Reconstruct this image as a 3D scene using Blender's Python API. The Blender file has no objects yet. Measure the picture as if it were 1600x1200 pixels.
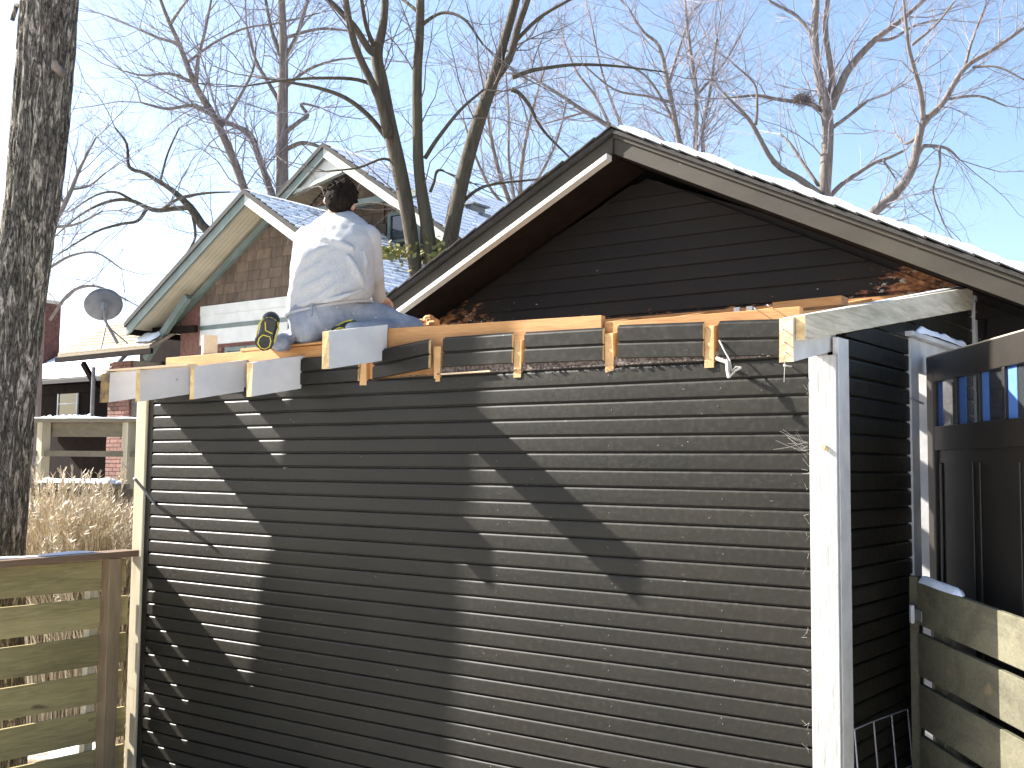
import bpy, bmesh, math, random
from mathutils import Vector, Matrix, noise
R_ = math.radians
scene = bpy.context.scene
COL = scene.collection

# ------------------------------------------------------------------ camera
YAW, PITCH, ROLL, FPX = .6374845, .0760450, .0099109, 1748.03
CAM = Vector((1.77392, -4.46569, 1.65))
FW = Vector((-math.sin(YAW)*math.cos(PITCH), math.cos(YAW)*math.cos(PITCH), math.sin(PITCH)))
R0 = Vector((math.cos(YAW), math.sin(YAW), 0)); U0 = R0.cross(FW)
RT = R0*math.cos(ROLL)+U0*math.sin(ROLL); UP = RT.cross(FW)
cd = bpy.data.cameras.new('camera'); cam = bpy.data.objects.new('camera', cd); COL.objects.link(cam)
cd.sensor_width = 36; cd.lens = FPX/1600*36; cd.clip_start = .05; cd.clip_end = 2000
m = Matrix((RT, UP, -FW)).transposed().to_4x4(); m.translation = CAM; cam.matrix_world = m
scene.camera = cam
# ------------------------------------------------------------------ light
SUN_TO = Vector((1.375, .355, -.94)).normalized()
SUN_EL = math.asin(-SUN_TO.z); SUN_AZ = math.atan2(-SUN_TO.x, -SUN_TO.y)
w = bpy.data.worlds.new('World'); scene.world = w; w.use_nodes = True
nt = w.node_tree; bg = nt.nodes['Background']
sky = nt.nodes.new('ShaderNodeTexSky'); sky.sky_type = 'NISHITA'; sky.sun_disc = False
sky.sun_elevation = SUN_EL; sky.sun_rotation = SUN_AZ
sky.air_density = 1.0; sky.dust_density = 1.5; sky.ozone_density = 2.0
nt.links.new(sky.outputs[0], bg.inputs[0]); bg.inputs[1].default_value = .071
sl = bpy.data.lights.new('sun', 'SUN'); sl.energy = 5.0; sl.angle = R_(.55); sl.color = (1, .955, .88)
so = bpy.data.objects.new('sun', sl); COL.objects.link(so)
so.rotation_euler = SUN_TO.to_track_quat('-Z', 'Y').to_euler(); so.location = (-20, -6, 20)
vs = scene.view_settings; vs.view_transform = 'Standard'; vs.look = 'None'; vs.exposure = 2.12; vs.gamma = 1
cy = scene.cycles; cy.max_bounces = 5; cy.diffuse_bounces = 3; cy.glossy_bounces = 3; cy.transmission_bounces = 4; cy.transparent_max_bounces = 6

# ------------------------------------------------------------------ helpers
def ray(x, y): return FW+RT*((x-800)/FPX)+UP*((600-y)/FPX)
def onY(x, y, Y): d = ray(x, y); return CAM+d*((Y-CAM.y)/d.y)
def onX(x, y, X): d = ray(x, y); return CAM+d*((X-CAM.x)/d.x)
def atd(x, y, D): return CAM+ray(x, y)*D
def ln(a, b, t): return a+(b-a)*t

def tag(o, label=None, cat=None, group=None, kind=None):
    if label: o['label'] = label
    if cat: o['category'] = cat
    if group: o['group'] = group
    if kind: o['kind'] = kind
    return o
def empty(name, loc, label, cat, group=None):
    o = bpy.data.objects.new(name, None); COL.objects.link(o); o.location = loc; o.empty_display_size = .2
    return tag(o, label, cat, group)
def link(o, parent=None):
    COL.objects.link(o)
    if parent:
        o.parent = parent
        if parent.type == 'EMPTY': o.matrix_parent_inverse = Matrix.Translation(-Vector(parent.location))
        else:
            b = parent.matrix_basis.copy(); pi = parent.matrix_parent_inverse.copy()
            if parent.parent and parent.parent.type == 'EMPTY': b = Matrix.Translation(parent.parent.location) @ pi @ b
            o.matrix_parent_inverse = b.inverted()
    return o

class MB:
    def __init__(s): s.v = []; s.f = []; s.mi = []
    def add(s, vs_, fs, mi=0):
        n = len(s.v); s.v += [tuple(p) for p in vs_]; s.f += [tuple(i+n for i in f) for f in fs]; s.mi += [mi]*len(fs); return s
    def box(s, a, b, mi=0):
        x0, y0, z0 = a; x1, y1, z1 = b
        return s.add([(x0,y0,z0),(x1,y0,z0),(x1,y1,z0),(x0,y1,z0),(x0,y0,z1),(x1,y0,z1),(x1,y1,z1),(x0,y1,z1)],
                     [(3,2,1,0),(4,5,6,7),(0,1,5,4),(1,2,6,5),(2,3,7,6),(3,0,4,7)], mi)
    def beam(s, p, q, w_, h, up=Vector((0,0,1)), mi=0):
        p = Vector(p); q = Vector(q); d = (q-p).normalized(); sd = d.cross(up).normalized()*(w_/2); u = sd.cross(d).normalized()*(h/2)
        return s.add([p-sd-u,p+sd-u,p+sd+u,p-sd+u,q-sd-u,q+sd-u,q+sd+u,q-sd+u],
                     [(0,1,2,3),(7,6,5,4),(0,4,5,1),(1,5,6,2),(2,6,7,3),(3,7,4,0)], mi)
    def prism(s, pts, a, b, axis='Y', mi=0):
        n = len(pts)
        def mk(p, t):
            return (p[0], t, p[1]) if axis == 'Y' else ((t, p[0], p[1]) if axis == 'X' else (p[0], p[1], t))
        return s.add([mk(p, a) for p in pts]+[mk(p, b) for p in pts],
                     [tuple(range(n)), tuple(range(2*n-1, n-1, -1))]+[(i, n+i, n+(i+1)%n, (i+1)%n) for i in range(n)], mi)
    def tube(s, pts, rad, n=6, mi=0, cap=True):
        pts = [Vector(p) for p in pts]; k = len(pts); base = len(s.v); nrm = None
        for i in range(k):
            t = (pts[min(i+1, k-1)]-pts[max(i-1, 0)])
            if t.length < 1e-9: t = Vector((0,0,1))
            t.normalize()
            if nrm is None: nrm = t.orthogonal().normalized()
            else:
                nrm = nrm-t*nrm.dot(t)
                nrm = nrm.normalized() if nrm.length > 1e-6 else t.orthogonal().normalized()
            bn = t.cross(nrm)
            for j in range(n):
                a = 2*math.pi*j/n; q = pts[i]+(nrm*math.cos(a)+bn*math.sin(a))*rad[i]; s.v.append((q.x, q.y, q.z))
        for i in range(k-1):
            for j in range(n):
                a = base+i*n+j; b = base+i*n+(j+1)%n; s.f.append((a, b, b+n, a+n)); s.mi.append(mi)
        if cap:
            s.f.append(tuple(range(base+n-1, base-1, -1))); s.f.append(tuple(base+(k-1)*n+j for j in range(n))); s.mi += [mi, mi]
        return s
    def ell(s, c, r, rot=None, nu=16, nv=10):
        c = Vector(c); vv = []
        for i in range(nv+1):
            th = math.pi*i/nv
            for j in range(nu):
                ph = 2*math.pi*j/nu; p = Vector((r[0]*math.sin(th)*math.cos(ph), r[1]*math.sin(th)*math.sin(ph), r[2]*math.cos(th)))
                if rot: p = rot @ p
                vv.append(c+p)
        return s.add(vv, [(i*nu+j, (i+1)*nu+j, (i+1)*nu+(j+1)%nu, i*nu+(j+1)%nu) for i in range(nv) for j in range(nu)])
    def cap(s, a, b, ra, rb, n=12):
        a = Vector(a); b = Vector(b); d = (b-a); L = d.length; d.normalize(); pts = []; rr = []
        for i in range(5): t = math.pi/2*(1-i/4); pts.append(a-d*ra*math.sin(t)*.999); rr.append(max(ra*math.cos(t), .001))
        for i in range(5): t = math.pi/2*(i/4); pts.append(b+d*rb*math.sin(t)*.999); rr.append(max(rb*math.cos(t), .001))
        return s.tube(pts, rr, n)
    def mesh(s, name, mats, smooth=False):
        me = bpy.data.meshes.new(name); me.from_pydata(s.v, [], s.f)
        for mt in (mats if isinstance(mats, (list, tuple)) else [mats]): me.materials.append(mt)
        if any(s.mi): me.polygons.foreach_set('material_index', s.mi)
        if smooth: me.polygons.foreach_set('use_smooth', [True]*len(me.polygons))
        me.update(); return me
    def build(s, name, mats, parent=None, smooth=False, bevel=0, fix=True):
        me = s.mesh(name, mats, smooth)
        if fix:
            bm = bmesh.new(); bm.from_mesh(me); bmesh.ops.recalc_face_normals(bm, faces=bm.faces); bm.to_mesh(me); bm.free()
        o = bpy.data.objects.new(name, me); link(o, parent)
        if bevel:
            b = o.modifiers.new('bevel', 'BEVEL'); b.width = bevel; b.segments = 2; b.limit_method = 'ANGLE'
        return o
def box(name, a, b, mt, parent=None, bevel=0): return MB().box(a, b).build(name, mt, parent, bevel=bevel)

# ------------------------------------------------------------------ materials
def new_mat(name):
    mt = bpy.data.materials.new(name); mt.use_nodes = True
    nt = mt.node_tree; return mt, nt, nt.nodes['Principled BSDF'], nt.nodes, nt.links
def noise_node(nt, coord, scale=(1,1,1), s=5, detail=4, rough=.55, dist=0):
    mp = nt.nodes.new('ShaderNodeMapping'); mp.inputs['Scale'].default_value = scale
    nt.links.new(coord, mp.inputs[0])
    n = nt.nodes.new('ShaderNodeTexNoise'); n.inputs['Scale'].default_value = s; n.inputs['Detail'].default_value = detail
    n.inputs['Roughness'].default_value = rough; n.inputs['Distortion'].default_value = dist
    nt.links.new(mp.outputs[0], n.inputs[0]); return n.outputs[0]
def ramp(nt, fac, stops):
    r = nt.nodes.new('ShaderNodeValToRGB'); cr = r.color_ramp
    while len(cr.elements) < len(stops): cr.elements.new(.5)
    for e, (p, c) in zip(cr.elements, stops):
        e.position = p; e.color = (*c, 1) if len(c) == 3 else c
    nt.links.new(fac, r.inputs[0]); return r.outputs[0]
def mix(nt, fac, a, b, typ='MIX'):
    m_ = nt.nodes.new('ShaderNodeMix'); m_.data_type = 'RGBA'; m_.blend_type = typ
    for sock, val in ((m_.inputs[0], fac), (m_.inputs[6], a), (m_.inputs[7], b)):
        if isinstance(val, (int, float)): sock.default_value = val
        elif isinstance(val, tuple): sock.default_value = (*val, 1)
        else: nt.links.new(val, sock)
    return m_.outputs[2]
def bump(nt, h, b, strength=.3, dist=.01):
    bn = nt.nodes.new('ShaderNodeBump'); bn.inputs['Strength'].default_value = strength; bn.inputs['Distance'].default_value = dist
    nt.links.new(h, bn.inputs['Height']); nt.links.new(bn.outputs[0], b.inputs['Normal'])
def vary(nt, col, amt=.25):
    oi = nt.nodes.new('ShaderNodeObjectInfo'); mr = nt.nodes.new('ShaderNodeMapRange')
    mr.inputs[3].default_value = 1-amt; mr.inputs[4].default_value = 1+amt; nt.links.new(oi.outputs['Random'], mr.inputs[0])
    hs = nt.nodes.new('ShaderNodeHueSaturation'); nt.links.new(mr.outputs[0], hs.inputs['Value']); nt.links.new(col, hs.inputs['Color']); return hs.outputs[0]
def geo(nt): return nt.nodes.new('ShaderNodeNewGeometry').outputs['Position']

def mat_plain(name, c, c2=None, s=6, scale=(1,1,1), rough=.6, bs=.2, bd=.004, var=0, spec=.5, lo=.35, hi=.65, detail=5):
    mt, nt, b, N, L = new_mat(name); g = geo(nt)
    n = noise_node(nt, g, scale, s, min(detail, 3))
    col = ramp(nt, n, [(lo, c), (hi, c2 or tuple(x*.75 for x in c))])
    if var: col = vary(nt, col, var)
    L.new(col, b.inputs['Base Color']); b.inputs['Roughness'].default_value = rough; b.inputs['Specular IOR Level'].default_value = spec
    if bs: bump(nt, noise_node(nt, g, scale, s*6, 2), b, bs, bd)
    return mt
def mat_wood(name, c, c2, axis='X', rough=.65, var=.12, grain=9, bs=.25, knots=None, spec=.35):
    mt, nt, b, N, L = new_mat(name); g = geo(nt)
    st = {'X': (.12, 1, 1), 'Y': (1, .12, 1), 'Z': (1, 1, .1)}[axis]
    a = noise_node(nt, g, tuple(x*.6 if x < .5 else x for x in st), grain*15, 3, .65, .35); c_ = noise_node(nt, g, st, grain, 4, .6, 1.2)
    col = mix(nt, .5, ramp(nt, a, [(.3, c2), (.68, c)]), ramp(nt, c_, [(.35, c2), (.6, c)]))
    if knots:
        k = noise_node(nt, g, tuple(max(x, .45) for x in st), 9, 1)
        col = mix(nt, ramp(nt, k, [(.70, (0,0,0)), (.75, (1,1,1))]), col, knots)
    if var: col = vary(nt, col, var)
    L.new(col, b.inputs['Base Color']); b.inputs['Roughness'].default_value = rough; b.inputs['Specular IOR Level'].default_value = spec
    bump(nt, a, b, bs, .004); return mt
def mat_siding(name, base, rough=.3, speck=1.0):
    mt, nt, b, N, L = new_mat(name); g = geo(nt)
    n1 = noise_node(nt, g, (.35, .35, 1), 5, 3, .6); n2 = noise_node(nt, g, (1, 1, 1), 38, 2, .7)
    col = ramp(nt, n1, [(.3, tuple(x*.86 for x in base)), (.7, tuple(x*1.16 for x in base))])
    col = mix(nt, ramp(nt, n2, [(.52, (0,0,0)), (.8, (.35,.35,.35))]), col, (.048, .043, .034))      # dust
    v = N.new('ShaderNodeTexVoronoi'); v.inputs['Scale'].default_value = 21; L.new(g, v.inputs[0])
    cl = noise_node(nt, g, (1,1,1), 2.3, 1)
    sp = ramp(nt, v.outputs['Distance'], [(.035, (1,1,1)), (.06, (0,0,0))])
    sp = mix(nt, 1.0, sp, ramp(nt, cl, [(.5, (0,0,0)), (.66, (speck,)*3)]), 'MULTIPLY')
    col = mix(nt, sp, col, (.32, .30, .26))                                                          # flecks of chipped paint
    v2 = N.new('ShaderNodeTexVoronoi'); v2.inputs['Scale'].default_value = 9; mp = N.new('ShaderNodeMapping'); mp.inputs['Scale'].default_value = (1, 1, 5.5); mp.inputs['Rotation'].default_value = (0, .35, 0)
    L.new(g, mp.inputs[0]); L.new(mp.outputs[0], v2.inputs[0])
    sc = mix(nt, 1.0, ramp(nt, v2.outputs['Distance'], [(.05, (1,1,1)), (.08, (0,0,0))]), ramp(nt, noise_node(nt, g, (1,1,1), 3.1, 1), [(.56, (0,0,0)), (.62, (.5*speck,)*3)]), 'MULTIPLY')
    col = mix(nt, sc, col, (.38, .36, .33))                                                          # scuffs
    big = noise_node(nt, g, (1, 1, .6), .9, 3, .6)
    col = mix(nt, 1.0, col, ramp(nt, big, [(.3, (.78, .80, .84)), (.7, (1.25, 1.2, 1.1))]), 'MULTIPLY')
    col = vary(nt, col, .14)
    L.new(col, b.inputs['Base Color'])
    rr = ramp(nt, n2, [(.3, (rough-.05,)*3), (.7, (rough+.12,)*3)]); L.new(rr, b.inputs['Roughness']); b.inputs['Specular IOR Level'].default_value = .21
    bump(nt, noise_node(nt, g, (.2, .2, 1), 60, 2, .65), b, .12, .003); return mt

M = {}
M['siding'] = mat_siding('brown_paint', (.0150, .0132, .0096), .42)
M['gable_siding'] = mat_siding('dark_brown_paint', (.0165, .0125, .0105), .6, .4)
def add_tear(mt):
    # scraped, torn paint where the old lean-to roof met the gable wall
    nt = mt.node_tree; N, L = nt.nodes, nt.links; b = N['Principled BSDF']; g = geo(nt); col = b.inputs['Base Color'].links[0].from_socket
    sx = N.new('ShaderNodeSeparateXYZ'); L.new(g, sx.inputs[0])
    def mrange(o, a, b_, c, d):
        m_ = N.new('ShaderNodeMapRange'); m_.inputs[1].default_value = a; m_.inputs[2].default_value = b_; m_.inputs[3].default_value = c; m_.inputs[4].default_value = d; L.new(o, m_.inputs[0]); return m_.outputs[0]
    def mth(op, a, b_):
        m_ = N.new('ShaderNodeMath'); m_.operation = op
        for i, q in enumerate((a, b_)):
            if isinstance(q, (int, float)): m_.inputs[i].default_value = q
            else: L.new(q, m_.inputs[i])
        return m_.outputs[0]
    left = mth('MULTIPLY', mrange(sx.outputs['X'], -3.65, -2.85, 1, 0), mrange(sx.outputs['Z'], 2.72, 3.05, 1, .15))
    right = mth('MULTIPLY', mth('MULTIPLY', mrange(sx.outputs['X'], -.75, -.25, 0, 1), mrange(sx.outputs['X'], .1, .2, 1, 0)), mrange(sx.outputs['Z'], 2.70, 3.02, 1, .35))
    low = mth('MULTIPLY', mrange(sx.outputs['Z'], 2.70, 2.78, .5, 0), mrange(sx.outputs['X'], .1, .2, 1, 0))
    zone = mth('MULTIPLY', mth('MAXIMUM', mth('MAXIMUM', left, right), low), mrange(sx.outputs['Z'], 2.5, 2.58, 0, 1))
    n = noise_node(nt, g, (1, 1, 2.6), 7, 6, .7)
    m1 = ramp(nt, mth('ADD', n, mth('MULTIPLY', zone, .34)), [(.70, (0,0,0)), (.76, (1,1,1))])
    n2 = noise_node(nt, g, (1, 1, 2.0), 16, 5, .7)
    bare = ramp(nt, n2, [(.35, (.05, .022, .012)), (.5, (.22, .085, .035)), (.62, (.40, .19, .08))])
    m2 = ramp(nt, mth('ADD', noise_node(nt, g, (1, 1, 1.6), 19, 3), mth('MULTIPLY', zone, .16)), [(.76, (0,0,0)), (.79, (1,1,1))])
    L.new(mix(nt, m2, mix(nt, m1, col, bare), (.34, .31, .28)), b.inputs['Base Color'])
add_tear(M['gable_siding'])
M['fascia'] = mat_siding('grey_brown_paint', (.050, .043, .033), .5, 1.6)
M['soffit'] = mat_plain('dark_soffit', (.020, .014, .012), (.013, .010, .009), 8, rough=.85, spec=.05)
M['white'] = mat_plain('rake_white', (.66, .65, .61), (.58, .57, .53), 7, (1, 1, .3), .5, .35, .004)
mt, nt, b, N, L = new_mat('worn_post_paint'); g = geo(nt)
n1 = noise_node(nt, g, (1, 1, .12), 60, 4, .6); n2 = noise_node(nt, g, (1, 1, .5), 9, 4, .7); n3 = noise_node(nt, g, (1, 1, .7), 34, 3, .7)
col = ramp(nt, n1, [(.3, (.31, .305, .285)), (.65, (.40, .395, .37))]); col = mix(nt, ramp(nt, n2, [(.5, (0,0,0)), (.75, (.5,)*3)]), col, (.26, .245, .215))
col = mix(nt, ramp(nt, n3, [(.67, (0,0,0)), (.74, (1,1,1))]), col, (.15, .12, .09)); L.new(col, b.inputs['Base Color']); b.inputs['Roughness'].default_value = .6; bump(nt, n1, b, .55, .006); M['post_paint'] = mt
M['white_old'] = mat_plain('worn_white_paint', (.56, .55, .54), (.46, .45, .44), 9, (1, 1, 1), .6, .25, .004)
# paint worn through to raw wood in spots
mt, nt, b, N, L = new_mat('chipped_white_paint'); g = geo(nt)
n1 = noise_node(nt, g, (1, .5, 1), 14, 6, .7); n2 = noise_node(nt, g, (1, .6, 1), 5, 4)
col = mix(nt, ramp(nt, n1, [(.66, (0,0,0)), (.70, (1,1,1))]), ramp(nt, n2, [(.3, (.47, .46, .45)), (.7, (.60, .59, .57))]), (.20, .15, .10))
L.new(vary(nt, col, .06), b.inputs['Base Color']); b.inputs['Roughness'].default_value = .6; bump(nt, n1, b, .3, .004); M['chipped'] = mt
M['raw'] = mat_wood('raw_cedar', (.56, .29, .105), (.32, .13, .038), 'X', knots=(.20, .09, .03))
M['raw_y'] = mat_wood('raw_rafter_wood', (.58, .36, .16), (.38, .20, .08), 'Y')
M['end'] = mat_plain('cut_end_grain', (.62, .45, .22), (.42, .27, .11), 26, (1, 1, 1), .8, .4, .004)
M['rot'] = mat_plain('rotten_end_grain', (.30, .19, .07), (.10, .07, .04), 14, (1, 1, 1), .9, .7, .01, lo=.4, hi=.6)
M['rot_pale'] = mat_plain('stained_end_grain', (.50, .38, .24), (.30, .19, .10), 16, (1, 1, 1), .9, .5, .006)
M['treated'] = mat_wood('grey_green_treated_timber', (.66, .59, .46), (.27, .23, .16), 'Y', .75, .05, 5, .45, (.16, .10, .05))
M['offcut'] = mat_wood('pale_pine', (.74, .56, .36), (.62, .44, .26), 'Z', .7)
M['post_old'] = mat_wood('weathered_post', (.50, .44, .31), (.30, .25, .16), 'Z', .8, 0, 6)
M['fence'] = mat_wood('green_treated_fence_board', (.36, .29, .125), (.17, .135, .055), 'Y', .75, .16, 6, .3, (.12, .08, .04))
M['fence_post'] = mat_wood('brown_fence_post', (.32, .225, .125), (.19, .125, .068), 'Z', .75, 0, 7)
M['fence_cap'] = mat_wood('wet_dark_cap', (.20, .125, .075), (.09, .055, .035), 'Y', .45, 0, 7)
M['gate'] = mat_wood('grey_green_gate_board', (.12, .11, .07), (.055, .05, .032), 'Y', .75, .12, 6, .3, (.15, .11, .06))
M['door'] = mat_plain('dark_door_paint', (.024, .020, .016), (.019, .016, .013), 5, rough=.38, bs=.1)
M['door_edge'] = mat_plain('door_edge_beige', (.40, .35, .26), (.34, .30, .22), 8, rough=.6)
M['pane_blue'] = mat_plain('pane_strip_blue', (.055, .13, .36), (.07, .16, .42), 40, rough=.6)
M['snow'] = mat_plain('snow', (.86, .88, .92), (.80, .83, .89), 18, rough=.7, bs=.6, bd=.01, spec=.3)
M['shingle'] = mat_plain('asphalt_shingle', (.045, .04, .036), (.028, .025, .022), 40, rough=.9, bs=.6)
M['tan_shingle'] = mat_plain('tan_shingle', (.34, .27, .19), (.24, .19, .13), 26, rough=.9, bs=.5)
M['teal'] = mat_plain('teal_trim', (.145, .185, .165), (.11, .145, .13), 5, rough=.55)
M['pale_teal'] = mat_plain('pale_teal_trim', (.44, .48, .43), (.36, .40, .36), 5, rough=.55)
M['cream'] = mat_plain('cream_soffit', (.50, .44, .32), (.43, .38, .27), 4, (1, .2, 1), rough=.6)
M['belt'] = mat_plain('white_belt_board', (.66, .65, .60), (.58, .57, .53), 5, rough=.6)
M['shake'] = mat_plain('brown_shake', (.15, .105, .07), (.095, .065, .044), 12, (1, 1, .25), .85, .5, .01, var=.22)
M['brick'] = mat_plain('red_brick', (.24, .115, .085), (.15, .07, .052), 15, rough=.9, bs=.5, var=.25)
M['dark_brick'] = mat_plain('dark_brick', (.105, .05, .04), (.06, .032, .028), 9, rough=.95, bs=.5, spec=.1)
M['mortar'] = mat_plain('mortar', (.36, .32, .28), (.28, .25, .22), 20, rough=.95)
M['dark_wood'] = mat_plain('dark_brown_wood', (.016, .010, .008), (.010, .007, .006), 6, (1, 1, .4), .85, spec=.06)
M['deck'] = mat_wood('weathered_deck_wood', (.20, .165, .11), (.11, .09, .06), 'X', .8, .1)
M['metal'] = mat_plain('grey_metal', (.16, .16, .165), (.12, .12, .125), 10, rough=.5)
M['wire'] = mat_plain('galvanised_wire', (.30, .30, .32), (.22, .22, .24), 10, rough=.4)
M['bright_metal'] = mat_plain('bright_metal', (.6, .6, .6), (.5, .5, .5), 10, rough=.35)
M['debris'] = mat_plain('crumbled_debris', (.34, .27, .22), (.10, .07, .06), 60, rough=.95, bs=.9, bd=.02, lo=.4, hi=.6)
M['nail_paint'] = mat_plain('dull_nail', (.10, .095, .085), (.05, .045, .04), 30, rough=.5)
M['web'] = mat_plain('old_cobweb', (.42, .40, .36), (.3, .28, .25), 20, rough=.9)
M['straw'] = mat_plain('dry_grass', (.50, .41, .27), (.33, .25, .15), 5, rough=.75, var=0, bs=0)
M['plume'] = mat_plain('grass_plume', (.60, .53, .41), (.46, .38, .27), 9, rough=.85, bs=0)
M['twig'] = mat_plain('twig_bark', (.16, .13, .115), (.11, .09, .08), 6, rough=.85, bs=0)
M['twig_glare'] = mat_plain('glare_paled_twig', (.27, .245, .265), (.19, .17, .185), 6, rough=.85, bs=0)  # far twigs: the paling of sky glare is put into the colour
def mat_bark(name, c, c2, c3, s=1):
    mt, nt, b, N, L = new_mat(name); g = geo(nt)
    a = noise_node(nt, g, (1, 1, .13), 26*s, 7, .65, .8); c_ = noise_node(nt, g, (1, 1, .5), 3*s, 4)
    col = ramp(nt, a, [(.3, c2), (.62, c)]); col = mix(nt, ramp(nt, c_, [(.45, (0,0,0)), (.7, (.55,)*3)]), col, c3)
    L.new(col, b.inputs['Base Color']); b.inputs['Roughness'].default_value = .9; b.inputs['Specular IOR Level'].default_value = .2
    bump(nt, a, b, .8, .02/s); return mt
mt, nt, b, N, L = new_mat('grey_furrowed_bark'); g = geo(nt)
n0 = noise_node(nt, g, (1, 1, .16), 22, 4, .6, 1.0); n1 = noise_node(nt, g, (1, 1, .32), 75, 3, .65, .5); n2 = noise_node(nt, g, (1, 1, .6), 3, 3)
crk = ramp(nt, n0, [(.40, (1,1,1)), (.47, (.25,)*3), (.5, (.0,)*3), (.53, (.25,)*3), (.60, (1,1,1))])
crk2 = ramp(nt, n1, [(.36, (.35,)*3), (.52, (1,1,1))])
col = mix(nt, ramp(nt, n2, [(.42, (0,0,0)), (.68, (.7,)*3)]), (.36, .315, .27), (.25, .23, .175))
col = mix(nt, 1.0, mix(nt, 1.0, col, crk2, 'MULTIPLY'), ramp(nt, n0, [(.38, (1,1,1)), (.46, (.55,)*3), (.5, (.2,)*3), (.54, (.55,)*3), (.62, (1,1,1))]), 'MULTIPLY')
L.new(col, b.inputs['Base Color']); b.inputs['Roughness'].default_value = .95; b.inputs['Specular IOR Level'].default_value = .15
bump(nt, mix(nt, .35, crk, crk2), b, 1.0, .03); M['bark'] = mt
M['bark2'] = mat_bark('olive_bark', (.10, .082, .060), (.04, .032, .025), (.085, .08, .05), .8)
M['bark3'] = mat_bark('grey_bark', (.22, .185, .165), (.10, .082, .072), (.17, .15, .13), .7)
mt, nt, b, N, L = new_mat('ivy_leaf'); oi = geo(nt); col = ramp(nt, noise_node(nt, oi, (1,1,1), 9, 3), [(.35, (.10, .12, .025)), (.6, (.26, .23, .07))]); L.new(col, b.inputs['Base Color']); b.inputs['Roughness'].default_value = .4; M['leaf'] = mt
# snow lying thinly on shingle courses
def mat_snowroof(name, under, cover, s=3.5):
    mt, nt, b, N, L = new_mat(name); g = geo(nt)
    n = noise_node(nt, g, (1, 1, 1), s, 6, .7); n2 = noise_node(nt, g, (1, .3, 1), 22, 4, .7)
    f = mix(nt, .45, n, n2)
    L.new(mix(nt, ramp(nt, f, [(cover-.05, (1,1,1)), (cover+.05, (0,0,0))]), under, (.84, .86, .91)), b.inputs['Base Color'])
    b.inputs['Roughness'].default_value = .8; bump(nt, n2, b, .5, .02); return mt
M['snow_roof'] = mat_snowroof('thin_snow_on_shingles', (.10, .10, .11), .56)
M['snow_roof_far'] = mat_snowroof('snow_covered_shingles', (.14, .14, .16), .66, 1.5)
# ground: trampled snow over dead grass
mt, nt, b, N, L = new_mat('snowy_ground'); g = geo(nt)
n = noise_node(nt, g, (1,1,1), 1.7, 8, .72); n2 = noise_node(nt, g, (1,1,1), 14, 5, .7)
soil = ramp(nt, n2, [(.3, (.07, .05, .03)), (.5, (.20, .15, .085)), (.7, (.33, .27, .16))])
L.new(mix(nt, ramp(nt, n, [(.47, (1,1,1)), (.53, (0,0,0))]), soil, (.84, .86, .90)), b.inputs['Base Color'])
b.inputs['Roughness'].default_value = .9; bump(nt, n2, b, .8, .05); M['ground'] = mt
# window glass
def mat_glass(name, c=(.02, .025, .03), tr=.0):
    mt, nt, b, N, L = new_mat(name); b.inputs['Base Color'].default_value = (*c, 1); b.inputs['Roughness'].default_value = .04
    b.inputs['Specular IOR Level'].default_value = .8
    n = N.new('ShaderNodeTexNoise'); n.inputs['Scale'].default_value = 2; bump(nt, n.outputs[0], b, .03, .01)
    if tr:
        tb = N.new('ShaderNodeBsdfTransparent'); ms = N.new('ShaderNodeMixShader'); ms.inputs[0].default_value = 1-tr
        L.new(tb.outputs[0], ms.inputs[1]); L.new(b.outputs[0], ms.inputs[2]); L.new(ms.outputs[0], N['Material Output'].inputs[0])
    return mt
M['glass'] = mat_glass('dark_window_glass'); M['door_glass'] = mat_glass('door_glass', (.05, .055, .06), .55)

rnd = random.Random(7)
# ================================================================== GROUND
def gz(x, y):
    t = min(max((-x)/4.2, 0), 1); z = -.02-.40*t*t*(3-2*t)
    d = math.hypot(x+4, y); r = min(max((d-7)/9, 0), 1); z += r*r*(3-2*r)*.9
    return z+.05*noise.noise((x*.5, y*.5, 0))
mb = MB(); xs = []; n = 90
def sp(i): u = (i/n)*2-1; return math.copysign(abs(u)**2.6*320+abs(u)*14, u)
for j in range(n+1):
    for i in range(n+1):
        x = sp(i)-4; y = sp(j)+3; mb.v.append((x, y, gz(x, y)))
for j in range(n):
    for i in range(n): a = j*(n+1)+i; mb.f.append((a, a+1, a+n+2, a+n+1)); mb.mi.append(0)
tag(mb.build('ground', M['ground'], smooth=True), 'snow-dusted backyard ground with dead grass showing through', kind='structure')

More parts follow.
